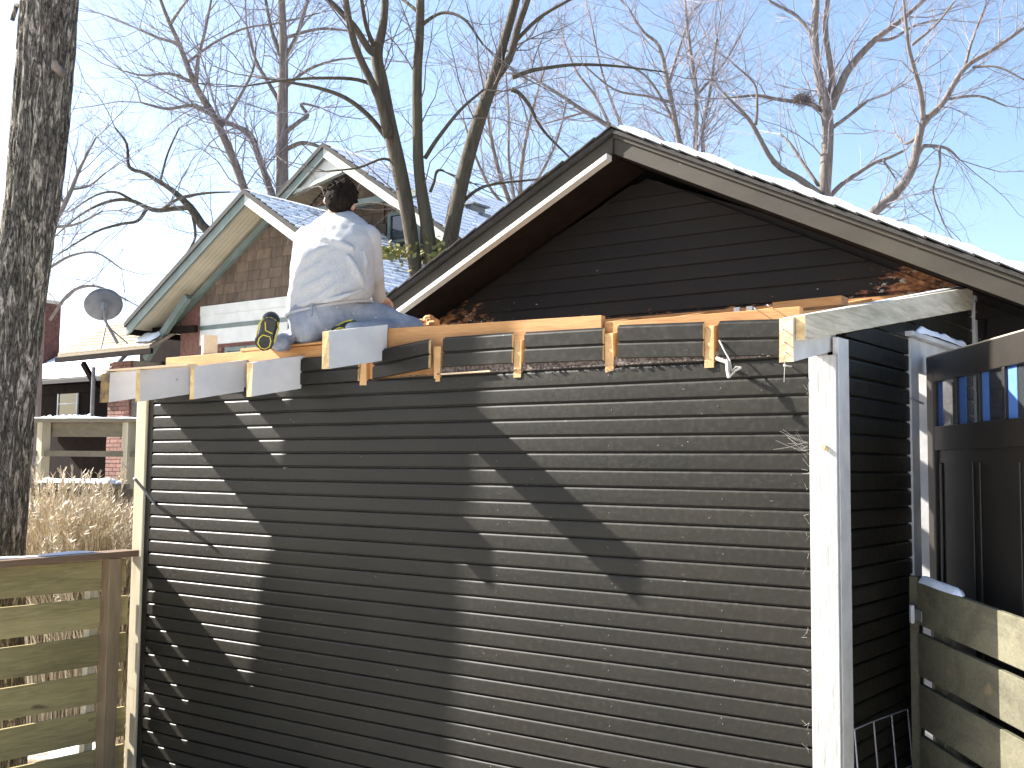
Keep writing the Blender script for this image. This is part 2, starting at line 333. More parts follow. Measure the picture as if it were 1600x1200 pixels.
# ================================================================== SHED
shed = empty('shed', (-2.2, .9, -.4), 'brown board-sided lean-to shed with its roof stripped, man on top', 'shed')
PITCH_B = .08
def board_profile(h=PITCH_B, r=.0145, gap=.0068, th=.021):
    # (depth outwards, height) closed outline; front at +th, rounded upper edge, slim groove above
    pts = [(0, 0), (th-.003, 0), (th, .003)]
    z1 = h-gap
    for k in range(7):
        a = math.pi/2*k/6; pts.append((th-r+r*math.cos(a), z1-r+r*math.sin(a)))
    pts += [(.004, z1), (.004, h), (0, h)]
    return pts
def siding_mesh(name, length, mt, axis):
    pr = board_profile(); mb = MB()
    segs = max(2, int(length/.35)); n = len(pr)
    for k in range(segs+1):
        t = length*k/segs
        for d, z in pr:
            mb.v.append((t, -d, z) if axis == 'X' else (d, t, z))
    for k in range(segs):
        for i in range(n): a = k*n+i; b = k*n+(i+1)%n; mb.f.append((a, b, b+n, a+n)); mb.mi.append(0)
    mb.f += [tuple(range(n)), tuple(range((segs+1)*n-1, segs*n-1, -1))]; mb.mi += [0, 0]
    me = mb.mesh(name, mt); bm = bmesh.new(); bm.from_mesh(me); bmesh.ops.recalc_face_normals(bm, faces=bm.faces)
    for f in bm.faces: f.smooth = len(f.verts) == 4
    for e in bm.edges:
        if len(e.link_faces) == 2 and e.calc_face_angle(0) > .5: e.smooth = False
    bm.to_mesh(me); bm.free(); return me
WX0, WX1 = -4.44, .014
front_me = siding_mesh('siding_board', WX1-WX0, M['siding'], 'X')
ZT = 2.0579
def place(name, me, loc, parent, rot=(0, 0, 0)):
    o = bpy.data.objects.new(name, me); o.location = loc; o.rotation_euler = rot
    return link(o, parent)
for k in range(32):
    place('siding_board', front_me, (WX0, .0205+rnd.uniform(-.0006, .0006), ZT-PITCH_B*k), shed)
# side wall boards: in front of the doorway, and above / beyond it
sideA = siding_mesh('siding_board', .85, M['siding'], 'Y'); sideB = siding_mesh('siding_board', .62, M['siding'], 'Y')
sideC = siding_mesh('siding_board', 2.05, M['siding'], 'Y')
for k in range(-8, 28):
    z = ZT-PITCH_B*k
    if k >= 0: place('siding_board', sideA, (.105, .115, z), shed); place('siding_board', sideB, (.105, 1.93, z), shed)
    else:
        # cut to the slope of the edge rafter above
        zb = lambda y: 2.150+(y+.375)*.1697
        ya0 = max(.115, (z-2.150)/.1697-.375+.02)
        for (ya, yb) in ((ya0, .953), (max(ya0, 1.93), 2.12)) if k >= -2 else ((ya0, 2.12),):
            if yb-ya < .05: continue
            zt = z+.073; yt = (zt-2.150)/.1697-.375
            pts = [(ya, z), (yb, z), (yb, min(zt, zb(yb)))]
            if ya < yt < yb: pts.append((yt, zt))
            pts.append((ya, min(zt, zb(ya))))
            MB().prism(pts, .105, .126, 'X').build('siding_board', M['siding'], shed, bevel=.004)
# wall backing so that nothing shines through the grooves
box('wall_frame', (WX0-.06, .022, -.6), (.104, .06, 2.10), M['dark_wood'], shed)
box('wall_frame', (.062, .062, -.3), (.103, .96, 2.23), M['dark_wood'], shed)
box('wall_frame', (.062, 1.93, -.2), (.103, 2.1, 2.42), M['dark_wood'], shed)
box('wall_frame', (WX0-.06, .062, -.6), (WX0-.02, 2.1, 2.1), M['dark_wood'], shed)
# corner posts
MB().box((.0145, -.03, -.3), (.132, -.006, 2.13)).build('corner_board', M['post_paint'], shed, bevel=.003)
MB().box((.1085, -.0055, -.3), (.134, .115, 2.205)).build('corner_board', M['white_old'], shed, bevel=.003)
mb = MB().box((-4.60, -.016, -.7), (-4.492, .06, 2.11)); mb.build('corner_post', M['post_old'], shed, bevel=.006)
mb = MB().box((-4.4905, -.002, -.7), (-4.441, .0205, 2.10)); mb.build('corner_trim', M['siding'], shed)
MB().tube([(-4.40, .0, 1.41), (-4.39, -.08, 1.49), (-4.385, -.165, 1.57)], [.010, .010, .009], 7).build('latch_hook', M['metal'], shed)
# nail heads and a peg on the white corner
for (px, py) in [(1290, 700), (1297, 760)][:1]:
    p = onY(px, py, -.03); MB().tube([p+Vector((0, .002, 0)), p+Vector((0, -.028, .004))], [.011, .010], 8).build('peg', M['end'], shed)
nail_me = MB().tube([(0, .001, 0), (0, -.0022, 0)], [.0042, .0034], 7).mesh('nail', M['nail_paint'])
rn = random.Random(3)
for k in range(0, 22):
    for X in (-3.9, -3.05, -1.62, -.96, -.4):
        if rn.random() < .45: place('nail', nail_me, (X+rn.uniform(-.012, .012), .0005, ZT-PITCH_B*k+.03+rn.uniform(-.008, .008)), shed)

# ---- roof frame
SL = .188
def rz(y): return 2.295+SL*y          # top of rafters
def rafter(name, xr, y0, y1, th, h, mats, dz=0, dy=0, rot=0):
    """right face at xr, from y0 to y1; plumb cut at the tip; slot 0 sides, 1 cut end"""
    mb = MB(); xl = xr-th
    z = lambda y: rz(y)+dz
    v = [(xl, y0, z(y0)-h), (xr, y0, z(y0)-h), (xr, y0, z(y0)), (xl, y0, z(y0)), (xl, y1, z(y1)-h), (xr, y1, z(y1)-h), (xr, y1, z(y1)), (xl, y1, z(y1))]
    # ragged tip
    v = [(x+rnd.uniform(-.002, .002), y+rnd.uniform(-.006, .006) if i < 4 else y, zz) for i, (x, y, zz) in enumerate(v)]
    mb.add(v, [(0, 1, 2, 3)], 1); mb.add(v, [(7, 6, 5, 4), (0, 4, 5, 1), (3, 2, 6, 7)], 0); mb.add(v, [(1, 5, 6, 2), (0, 3, 7, 4)], 0)
    me = mb.mesh(name, mats); bm = bmesh.new(); bm.from_mesh(me); bmesh.ops.remove_doubles(bm, verts=bm.verts, dist=1e-5); bmesh.ops.recalc_face_normals(bm, faces=bm.faces); bm.to_mesh(me); bm.free()
    o = bpy.data.objects.new(name, me); link(o, shed); return o
mats_t = [M['chipped'], M['end']]
rafter('rafter', -4.37, -.375, 2.08, .095, .185, [M['chipped'], M['rot']], -.0)
rafter('rafter', -4.075, -.365, 2.08, .04, .19, mats_t); rafter('rafter', -3.555, -.365, 2.08, .04, .19, mats_t)
rafter('rafter', -3.05, -.37, 2.08, .042, .19, mats_t)
for X in (-2.53, -2.0, -1.475, -.945, -.425): rafter('rafter', X, -.004, 2.08, .045, .185, [M['raw_y'], M['raw_y']], -.005)
o = rafter('rafter_tail', -2.40, -.42, .018, .042, .195, mats_t, .135, 0); tag(o, 'white painted rafter tail knocked up above the rest')
# right edge: white rafter with raw end, grey treated rafter on top of it
rafter('rafter', .0975, -.385, 2.1, .06, .172, [M['white_old'], M['rot_pale']], .022)
mb = MB()
def edge_beam(xl, xr, y0, y1, z0b, z0t, z1b, z1t, name, mats):
    v = [(xl,y0,z0b),(xr,y0,z0b),(xr,y0,z0t),(xl,y0,z0t),(xl,y1,z1b),(xr,y1,z1b),(xr,y1,z1t),(xl,y1,z1t)]
    mb = MB(); mb.add(v, [(0,1,2,3)], 1); mb.add(v, [(7,6,5,4),(0,4,5,1),(1,5,6,2),(2,6,7,3),(3,7,4,0)], 0)
    me = mb.mesh(name, mats); bm = bmesh.new(); bm.from_mesh(me); bmesh.ops.remove_doubles(bm, verts=bm.verts, dist=1e-5); bmesh.ops.recalc_face_normals(bm, faces=bm.faces); bm.to_mesh(me); bm.free()
    o = bpy.data.objects.new(name, me); link(o, shed); b = o.modifiers.new('b', 'BEVEL'); b.width = .003; return o
tag(edge_beam(.099, .142, -.375, 2.085, 2.155, 2.252, 2.572, 2.697, 'edge_rafter', [M['treated'], M['end']]), 'grey treated edge rafter with yellow end grain')
MB().beam((-4.455, -.33, 2.242), (-3.62, -.33, 2.242), .07, .012).build('sheathing_strip', M['offcut'], shed)
# rim boards and plates
MB().box((-4.36, .024, 2.10), (-2.48, .06, 2.352)).build('rim_board', M['raw'], shed, bevel=.002)
MB().add([(-2.47,.03,2.09),(-1.03,.03,2.09),(-1.03,.067,2.09),(-2.47,.067,2.09),(-2.47,.03,2.415),(-1.03,.03,2.385),(-1.03,.067,2.385),(-2.47,.067,2.415)],
         [(3,2,1,0),(4,5,6,7),(0,1,5,4),(1,2,6,5),(2,3,7,6),(3,0,4,7)]).build('rim_board', M['raw'], shed, bevel=.002)
MB().box((-1.025, .045, 2.09), (-.05, .083, 2.352)).build('rim_board', M['raw'], shed, bevel=.002)
MB().beam((-3.35, .02, 2.357), (-2.46, .02, 2.364), .05, .009).build('plate_strip', M['raw'], shed)
MB().box((-4.3, 2.10, -.2), (.06, 2.118, 2.42)).build('bright_gap_panel', M['white_old'], shed)  # pale panel added so the gap beside the door reads bright
MB().box((-4.3, 2.085, 2.44), (.1, 2.122, 2.69)).build('ledger', M['raw'], shed)
MB().beam((-.35, .5, 2.425), (-.02, .5, 2.43), .09, .04).build('blocking', M['raw'], shed)
# frieze: pairs of short boards between the rafters
pr = board_profile(.078, .012, .006, .018)
def frieze(xl, xr, zl, zr, rows=2, mt='siding', ytilt=0.0):
    for r in range(rows):
        mb = MB(); n = len(pr)
        for k, X in enumerate((xl, xr)):
            zb = (zl, zr)[k]+r*.0785
            for d, z in pr: mb.v.append((X, .003-d-(ytilt*k), zb+z))
        for i in range(n): mb.f.append((i, (i+1)%n, n+(i+1)%n, n+i)); mb.mi.append(0)
        mb.f += [tuple(range(n)), tuple(range(2*n-1, n-1, -1))]; mb.mi += [1, 1]
        mb.build('frieze_board', [M[mt], M['end']], shed)
frieze(-3.52, -3.10, 2.125, 2.13); frieze(-3.045, -2.585, 2.125, 2.128); frieze(-2.475, -2.045, 2.135, 2.172, ytilt=.03)
frieze(-1.975, -1.525, 2.178, 2.176); frieze(-1.45, -.995, 2.172, 2.164); frieze(-.915, -.475, 2.170, 2.154); frieze(-.40, .03, 2.153, 2.134)
frieze(-4.04, -3.60, 2.125, 2.125)
# small slat under the frieze, chips and debris along the ledge
MB().beam((-1.985, -.008, 2.141), (-1.66, -.008, 2.143), .02, .007).build('ledge_strip', M['offcut'], shed)
MB().box((-2.02, .004, 2.138), (-.07, .022, 2.178)).build('ledge_backing', M['debris'], shed)
mb = MB(); rd = random.Random(11)
for k in range(260):
    X = rd.uniform(-2.3, -.1); c = Vector((X, rd.uniform(-.014, .0), 2.1395+rd.random()*.004)); s = rd.uniform(.002, .006)
    mb.ell(c, (s*rd.uniform(.8, 2.4), s, s*.6), None, 5, 3)
tag(mb.build('debris', M['debris'], shed), kind='stuff')
# bent nails sticking out of the cut ends and the ledger
for (x, y, z) in [(.055, -.392, 2.2), (.06, -.392, 2.15), (.065, -.392, 2.11), (-.2, .06, 2.37), (-.26, .06, 2.36), (-.01, .0, 2.3)]:
    MB().tube([(x, y+.02, z), (x+.004, y-.02, z), (x+.018, y-.035, z-.01)], [.0022, .0022, .0018], 5).build('nail', M['wire'], shed)
for X in (-.36, -.3):
    MB().box((X, .055, 2.352), (X+.028, .075, 2.372)).build('metal_clip', M['metal'], shed)

# ---- doorway on the side wall, door swung open
MB().box((.107, .955, -.1), (.135, 1.075, 2.30)).build('door_jamb', M['white_old'], shed, bevel=.003)
MB().box((.107, 1.076, 2.14), (.130, 1.93, 2.30)).build('door_header', M['white_old'], shed, bevel=.003)
led = MB().box((.107, .90, 2.3015), (.165, 2.0, 2.325)).build('header_ledge', M['white_old'], shed, bevel=.003)
def snow_strip(name, a, b, width, hgt, parent, seed=0, nx=40, ny=6, side=None, taper=True):
    a = Vector(a); b = Vector(b); d = (b-a); L = d.length; t = d.normalized(); sd = side or t.cross(Vector((0, 0, 1))).normalized()
    mb = MB()
    for i in range(nx+1):
        for j in range(ny+1):
            u = i/nx; v = j/ny*2-1
            e = (min(1, u*10)*min(1, (1-u)*10))**.5 if taper else 1
            nz = .65+.7*(noise.noise((u*L*5+seed, v*1.2, seed))+.25)
            h = hgt*e*max(.02, nz)*math.sqrt(max(0, 1-v*v*.98))
            wj = 1+.22*noise.noise((u*L*7+seed*3, 5, v))
            p = a+t*(L*u)+sd*(v*width/2*wj*max(.15, e)); mb.v.append((p.x, p.y, p.z+h))
    for i in range(nx):
        for j in range(ny): q = i*(ny+1)+j; mb.f.append((q, q+1, q+ny+2, q+ny+1)); mb.mi.append(0)
    return mb.build(name, M['snow'], parent, smooth=True)
snow_strip('snow', (.137, 1.03, 2.3255), (.137, 1.95, 2.3255), .055, .045, led, 3)
MB().box((.107, 2.126, -.1), (.14, 2.50, 2.66)).build('end_post', M['white_old'], shed, bevel=.003)
MB().tube([(.14, .93, 2.005), (.15, 1.05, 1.99), (.15, 1.085, 1.988)], [.006]*3, 6).build('latch_rod', M['wire'], shed)
# door: hinge at H, width vector DD
H = Vector((.165, 1.165, 0)); DD = Vector((.5795, -.815, 0)).normalized(); DN = Vector((DD.y, -DD.x, 0))  # DN faces the camera side
if DN.dot(CAM-H) < 0: DN = -DN
def dpt(u, z, o): return H+DD*u+Vector((0, 0, z))+DN*o
door = None
def dbox(name, u0, u1, z0, z1, o0, o1, mt, parent, bevel=.003):
    v = [dpt(u, z, o) for z in (z0, z1) for (u, o) in ((u0, o0), (u1, o0), (u1, o1), (u0, o1))]
    return MB().add(v, [(3,2,1,0),(4,5,6,7),(0,1,5,4),(1,2,6,5),(2,3,7,6),(3,0,4,7)]).build(name, mt, parent, bevel=bevel)
DZ0, DZ1 = .06, 2.215
DE = 1.26
door = dbox('door', 0, .095, DZ0, DZ1, -.022, .022, M['door'], shed)        # hinge stile carries the rest
tag(door, 'dark brown door with a row of small panes, swung open')
dbox('top_rail', .0955, DE, 2.09, DZ1, -.021, .0215, M['door'], door); dbox('top_edge', .002, DE, DZ1+.0005, DZ1+.006, -.021, .021, M['door_edge'], door, 0)  # top rail, and a thin beige strip along the door top
dbox('mid_rail', .0955, DE, 1.76, 1.875, -.021, .0215, M['door'], door)
dbox('stile', DE+.0005, DE+.09, DZ0, DZ1, -.022, .022, M['door'], door)
pw = (DE-.0955)/4.4
for i in range(4):
    u0 = .0955+pw*i; 
    dbox('muntin', u0-.0135, u0+.014, 1.8755, 2.0895, -.018, .0195, M['door'], door)
    pane = dbox('pane', u0+.0145, u0+pw-.0145, 1.8755, 2.0895, -.003, .003, M['door_glass'], door, 0)
    dbox('pane_strip', u0+.016, u0+.016+(.06, .085, .07, .085)[i], 1.8765, 2.088, .0035, .0045, M['pane_blue'], pane, 0)  # flat blue strip along one side of each pane
dbox('muntin', .0955+pw*4-.0135, DE, 1.8755, 2.0895, -.018, .0195, M['door'], door)
dbox('panel', .0955, DE, DZ0, 1.7595, -.012, .008, M['door'], door, 0)
for u in (.14, .52, .60, 1.0): dbox('panel_moulding', u, u+.022, .25, 1.70, .0085, .017, M['door'], door)
dbox('lock_rail', .0955, DE, DZ0, .24, .0085, .02, M['door'], door)

# ---- wire panel leaning on the side wall
wp = empty('wire_panel', (.2, .45, 0), 'bent grey wire panel leaning against the dark side wall', 'wire panel')
tp = [onX(1335, 1140, .17), onX(1365, 1127, .17), onX(1393, 1117, .165), onX(1418, 1108, .16)]
for p in tp: MB().tube([p, p+Vector((.03, -.02, -.3)), p+Vector((.06, -.03, -p.z-.01))], [.003]*3, 5).build('wire', M['wire'], wp)
MB().tube([tp[0], tp[1], tp[2], tp[3]], [.003]*4, 5).build('wire', M['wire'], wp)
MB().tube([p+Vector((.022, -.012, -.24)) for p in tp], [.003]*4, 5).build('wire', M['wire'], wp)

# ================================================================== GATE
g_ = atd(1441, 909, 4.97); GH = Vector((g_.x, g_.y, 0)); GT = g_.z; GD = Vector((.656, -.755, 0)).normalized(); GN = Vector((GD.y, -GD.x, 0)); SAG = -math.tan(R_(3.1))
if GN.dot(CAM-GH) < 0: GN = -GN
gate = empty('garden_gate', (GH.x, GH.y, 0), 'weathered slatted gate swung open below the dark door', 'gate')
def gbox(name, u0, u1, z0, z1, o0, o1, mt, parent, bevel=.004):
    v = [GH+GD*u+GN*o+Vector((0, 0, z+SAG*u)) for z in (z0, z1) for (u, o) in ((u0, o0), (u1, o0), (u1, o1), (u0, o1))]
    return MB().add(v, [(3,2,1,0),(4,5,6,7),(0,1,5,4),(1,2,6,5),(2,3,7,6),(3,0,4,7)]).build(name, mt, parent, bevel=bevel)
for i in range(5): gbox('slat', 0, 1.35, GT-.222*(i+1)+.034, GT-.222*i, 0, .024, M['gate'], gate)
gbox('stile', .10, .19, .05, GT-.02, -.04, -.001, M['gate'], gate); gbox('stile', 1.2, 1.29, .12, GT-.02, -.04, -.001, M['gate'], gate)
gbox('hinge', -.045, .05, 1.00, 1.05, .0245, .031, M['metal'], gate); gbox('hinge', -.03, -.008, .985, 1.065, .032, .05, M['bright_metal'], gate)
gp = empty('gate_post', (GH.x-.03, GH.y+.02, 0), 'slim grey post carrying the gate hinges beside the doorway', 'post'); MB().box((GH.x-.062, GH.y+.012, -.15), (GH.x-.02, GH.y+.055, GT+.02)).build('post', M['gate'], gp, bevel=.004)
gbox('hinge', -.045, .05, .22, .27, .0245, .031, M['metal'], gate)
a = GH+GD*.01+GN*.012+Vector((0, 0, GT+.0005+SAG*.01)); b_ = GH+GD*.40+GN*.012+Vector((0, 0, GT+.0005+SAG*.40))
snow_strip('snow', a, b_, .055, .035, gate, 9)

# ================================================================== GARAGE
garage = empty('garage', (-2.0, 5, 0), 'dark brown garage gable wall rising behind the open shed frame', 'garage')
GX, GZT, GS = -2.01, 3.86, .485       # apex of the rake boards
GW = 4.2
gY, wY = 1.75, 2.15
def gline(x, dz=0): return GZT+dz-abs(x-GX)*GS
# gable boards, clipped to the roof line
for k in range(0, 17):
    z = 2.52+k*.1; half = (GZT-.19-z)/GS
    if half < .12: break
    h2 = (GZT-.19-(z+.1))/GS; h2 = max(h2, .02)
    x0, x1 = max(GX-half, -6.0), min(GX+half, 1.9); x0t, x1t = max(GX-h2, -6.0), min(GX+h2, 1.9)
    dy = -.018
    v = [(x0, wY+dy, z), (x1, wY+dy, z), (x1t, wY-.004, z+.1), (x0t, wY-.004, z+.1), (x0, wY+.03, z), (x1, wY+.03, z), (x1t, wY+.03, z+.1), (x0t, wY+.03, z+.1)]
    MB().add(v, [(0,1,2,3),(7,6,5,4),(0,4,5,1),(1,5,6,2),(2,6,7,3),(3,7,4,0)]).build('siding_board', M['gable_siding'], garage)
for k in range(30): # right of the shed, lower boards of the same wall
    z = 2.52-(k+1)*.1
    if z < -.1: break
    v = [(.2, wY-.018, z), (1.9, wY-.018, z), (1.9, wY-.004, z+.1), (.2, wY-.004, z+.1), (.2, wY+.03, z), (1.9, wY+.03, z), (1.9, wY+.03, z+.1), (.2, wY+.03, z+.1)]
    MB().add(v, [(0,1,2,3),(7,6,5,4),(0,4,5,1),(1,5,6,2),(2,6,7,3),(3,7,4,0)]).build('siding_board', M['gable_siding'], garage)
box('wall', (-6.0, wY+.032, -.3), (1.9, 8.5, 2.05), M['gable_siding'], garage)
MB().prism([(GX-3.9, 2.05), (GX+3.9, 2.05), (GX, GZT-.2)], wY+.032, 8.4).build('gable_core', M['gable_siding'], garage)
def rake(name, s, x0, x1, d0, d1, y0, y1, mt):
    """strip parallel to the rake on side s, between offsets d0 (lower) and d1 below/above the roof line"""
    xa, xb = GX+s*x0, GX+s*x1; v = []
    for y in (y0, y1):
        v += [(xa, y, gline(xa, d0)), (xb, y, gline(xb, d0)), (xb, y, gline(xb, d1)), (xa, y, gline(xa, d1))]
    return MB().add(v, [(0,1,2,3),(7,6,5,4),(0,4,5,1),(1,5,6,2),(2,6,7,3),(3,7,4,0)]).build(name, mt, garage, bevel=.002)
rake('rake_board', -1, .001, GW, -.115, .0, gY, gY+.03, M['fascia']); rake('rake_board', 1, .001, GW, -.128, -.022, gY, gY+.03, M['fascia'])
rake('rake_moulding', 1, .0, GW, -.0215, .006, gY-.016, gY+.028, M['fascia'])
rake('rake_strip', -1, .03, GW, -.152, -.116, gY-.046, gY+.022, M['white'])  # pale strip along the lower edge of the left rake
MB().box((GX-.028, gY-.014, GZT-.125), (GX-.004, gY+.02, GZT-.03)).build('rake_cap', M['fascia'], garage)
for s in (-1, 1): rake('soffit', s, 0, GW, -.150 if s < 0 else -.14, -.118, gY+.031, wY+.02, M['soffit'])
roof = None
for s in (-1, 1):
    r_ = rake('roof_slope', s, 0, GW+.1, .007, .034, gY-.036, 8.7, M['shingle'])
    # ragged shingle edge along the rake
    mb = MB()
    for k in range(34):
        xa = .125*k; ov = rnd.uniform(.0, .016); zz = .0345+rnd.uniform(0, .004)
        a0, a1 = GX+s*xa, GX+s*(xa+.135)
        v = []
        for y in (gY-.044-ov, gY+.3):
            v += [(a0, y, gline(a0, zz+.010)), (a1, y, gline(a1, zz)), (a1, y, gline(a1, zz+.009)), (a0, y, gline(a0, zz+.018))]
        mb.add(v, [(0,1,2,3),(7,6,5,4),(0,4,5,1),(1,5,6,2),(2,6,7,3),(3,7,4,0)])
    mb.build('shingle_edge', M['shingle'], garage)
    if s > 0:
        mb = MB(); nx, ny = 150, 14
        for i in range(nx+1):
            for j in range(ny+1):
                xx = GX+.02+(GW)*i/nx; yy = gY-.02+(j/ny)**2*6
                h = .030+.035*max(0, noise.noise((xx*5, yy*4, 2))+.25)+.012*noise.noise((xx*17, yy*15, 1))
                if j == 0: h = .0; yy += .05*noise.noise((xx*6, 3, 3))+.015
                elif j == 1: yy += .03
                mb.v.append((xx, yy, gline(xx, .05)+h))
        for i in range(nx):
            for j in range(ny): q = i*(ny+1)+j; mb.f.append((q, q+ny+1, q+ny+2, q+1)); mb.mi.append(0)
        mb.build('snow', M['snow'], r_, smooth=True)
# torn patches where the old roof met the gable: exposed orange wood, scraped paint
rp = random.Random(5)
# foam-like orange lump of old sheathing on the left
mb = MB(); c = onY(668, 503, .9)
for k in range(14): mb.ell(c+Vector((rp.uniform(-.09, .1), rp.uniform(-.05, .05), rp.uniform(-.06, .015))), (rp.uniform(.025, .05), .04, rp.uniform(.015, .03)), None, 8, 5)
MB_l = mb.build('sheathing_scrap', M['raw'], smooth=False); tag(MB_l, 'torn orange scrap of old sheathing at the foot of the gable', 'scrap')

# ================================================================== LOOSE THINGS ON THE SHED
c = onY(322, 559, .05)
mb = MB().box((-.035, -.045, 0), (.035, .045, .125)); o = mb.build('wood_offcut', M['offcut'], None, bevel=.003)
o.location = (c.x, .075, 2.353); o.rotation_euler = (0, R_(-9), R_(-30)); tag(o, 'pale square wood offcut standing on the rim near the left rafter tails', 'wood block')
# torn cobweb and paint shreds hanging near the right end
wb = MB(); rw = random.Random(4)
p0 = onY(1128, 535, -.03)
def strand(pts, r): wb.tube(pts, [r]*len(pts), 5)
q = [onY(1124, 532, -.02), onY(1132, 548, -.035), onY(1140, 562, -.05), onY(1143, 580, -.06)]; strand(q, .004)
q = [onY(1136, 563, -.05), onY(1137, 580, -.07), onY(1139, 590, -.075)]; strand(q, .009)
q = [onY(1120, 560, -.02), onY(1128, 563, -.04), onY(1137, 566, -.05)]; strand(q, .009)
q = [onY(1139, 589, -.075), onY(1148, 580, -.06), onY(1158, 574, -.05)]; strand(q, .005)
q = [onY(1143, 580, -.06), onY(1150, 573, -.055), onY(1158, 574, -.05)]; strand(q, .0035)
tag(wb.build('torn_paint_shred', M['web'], None), 'pale torn shred hanging off the frieze near the right end', 'shred')
p = onY(1226, 571, -.05); wb = MB(); wb.tube([onY(1226, 556, -.05), p, onY(1225, 597, -.055)], [.0012]*3, 4); wb.ell(p, (.007, .007, .007), None, 8, 6); wb.tube([p, p+Vector((.01, .05, .0))], [.003, .003], 5)
tag(wb.build('hanging_nail', M['web'], None), 'bent nail with fluff dangling beside the white corner post', 'nail')
wb = MB()
for k in range(13):
    a = onY(1262+rw.uniform(-3, 3), 700+rw.uniform(-12, 14), -.012); b_ = onY(rw.uniform(1195, 1255), rw.uniform(668, 705), -.004)
    wb.tube([a, (a+b_)/2+Vector((0, -.006, -.006)), b_], [.00035]*3, 3)
for k in range(30):
    y = rw.uniform(590, 1190); a = onY(1264+rw.uniform(-4, 1), y, -.008); b_ = onY(1264+rw.uniform(-12, 0), y+rw.uniform(-14, 14), -.003); wb.tube([a, b_], [.0005, .0004], 3)
tag(wb.build('cobweb', M['web'], None), 'wispy cobwebs along the inner edge of the white corner post', kind='stuff')

# ================================================================== LEFT FENCE
FX = -4.60
fence = empty('slat_fence', (FX, -.5, -.4), 'low fence of spaced greenish boards at the lower left', 'fence')
for i in range(7):
    z1 = 1.045-.236*i
    o = MB().box((FX-.012, -2.0, z1-.185), (FX+.012, -.045+rnd.uniform(-.02, .02), z1)).build('slat', M['fence'], fence, bevel=.003)
MB().box((FX+.0125, -.24, -.6), (FX+.10, -.15, 1.06)).build('fence_post', M['fence_post'], fence, bevel=.004)
MB().box((FX-.07, -.30, -.6), (FX-.0125, -.24, 1.03)).build('back_post', M['post_old'], fence, bevel=.004)
MB().box((FX+.0125, -1.9, -.6), (FX+.10, -1.81, 1.06)).build('fence_post', M['fence_post'], fence, bevel=.004)
cp = MB().beam((FX+.03, -2.0, 1.052), (FX+.03, -.03, 1.085), .15, .04).build('fence_cap', M['fence_cap'], fence, bevel=.004)
snow_strip('snow', (FX-.01, -1.0, 1.09), (FX+.0, -.28, 1.102), .06, .012, cp, 4)

# ================================================================== TREES
def wobble(pts, rng, amt): return [p+Vector((rng.uniform(-1, 1), rng.uniform(-1, 1), rng.uniform(-1, 1)))*amt for p in pts]
def smooth_line(pts, rad, k=4):
    """Catmull-Rom through the points"""
    P_ = [pts[0]*2-pts[1]]+pts+[pts[-1]*2-pts[-2]]; o = []; r = []
    for i in range(1, len(P_)-2):
        for j in range(k):
            t = j/k; a, b, c, d = P_[i-1:i+3]
            o.append(.5*((2*b)+(c-a)*t+(2*a-5*b+4*c-d)*t*t+(3*b-a-3*c+d)*t**3)); r.append(rad[i-1]+(rad[i]-rad[i-1])*t)
    o.append(pts[-1]); r.append(rad[-1]); return o, r
def grow(mb, p, d, L, r, lev, rng, up, stats):
    stats[0] += 1
    n = 5 if lev >= 2 else (3 if lev == 1 else 2); pts = [p]; rad = [r]; seg = L/n; dd = d.copy()
    for i in range(n):
        dd = (dd+Vector((rng.gauss(0, 1), rng.gauss(0, 1), rng.gauss(0, 1)))*.2+Vector((0, 0, up))).normalized()
        pts.append(pts[-1]+dd*seg); rad.append(r*(1-.72*(i+1)/n))
    mb.tube(pts, rad, 5 if lev >= 2 else 3, cap=False)
    if lev <= 0: return
    k = {3: 7, 2: 6, 1: 5}[lev]
    for j in range(k):
        t = rng.uniform(.18, 1.0); i = min(int(t*n), n-1); q = pts[i].lerp(pts[i+1], t*n-i)
        ax = (pts[i+1]-pts[i]).normalized(); o = ax.orthogonal().normalized(); o = Matrix.Rotation(rng.uniform(0, 6.283), 3, ax) @ o
        ang = rng.uniform(.45, 1.0); nd = (ax*math.cos(ang)+o*math.sin(ang)).normalized()
        grow(mb, q, nd, L*rng.uniform(.38, .66)*(1.1-.4*t), rad[i]*.55, lev-1, rng, up, stats)
TW = [0]
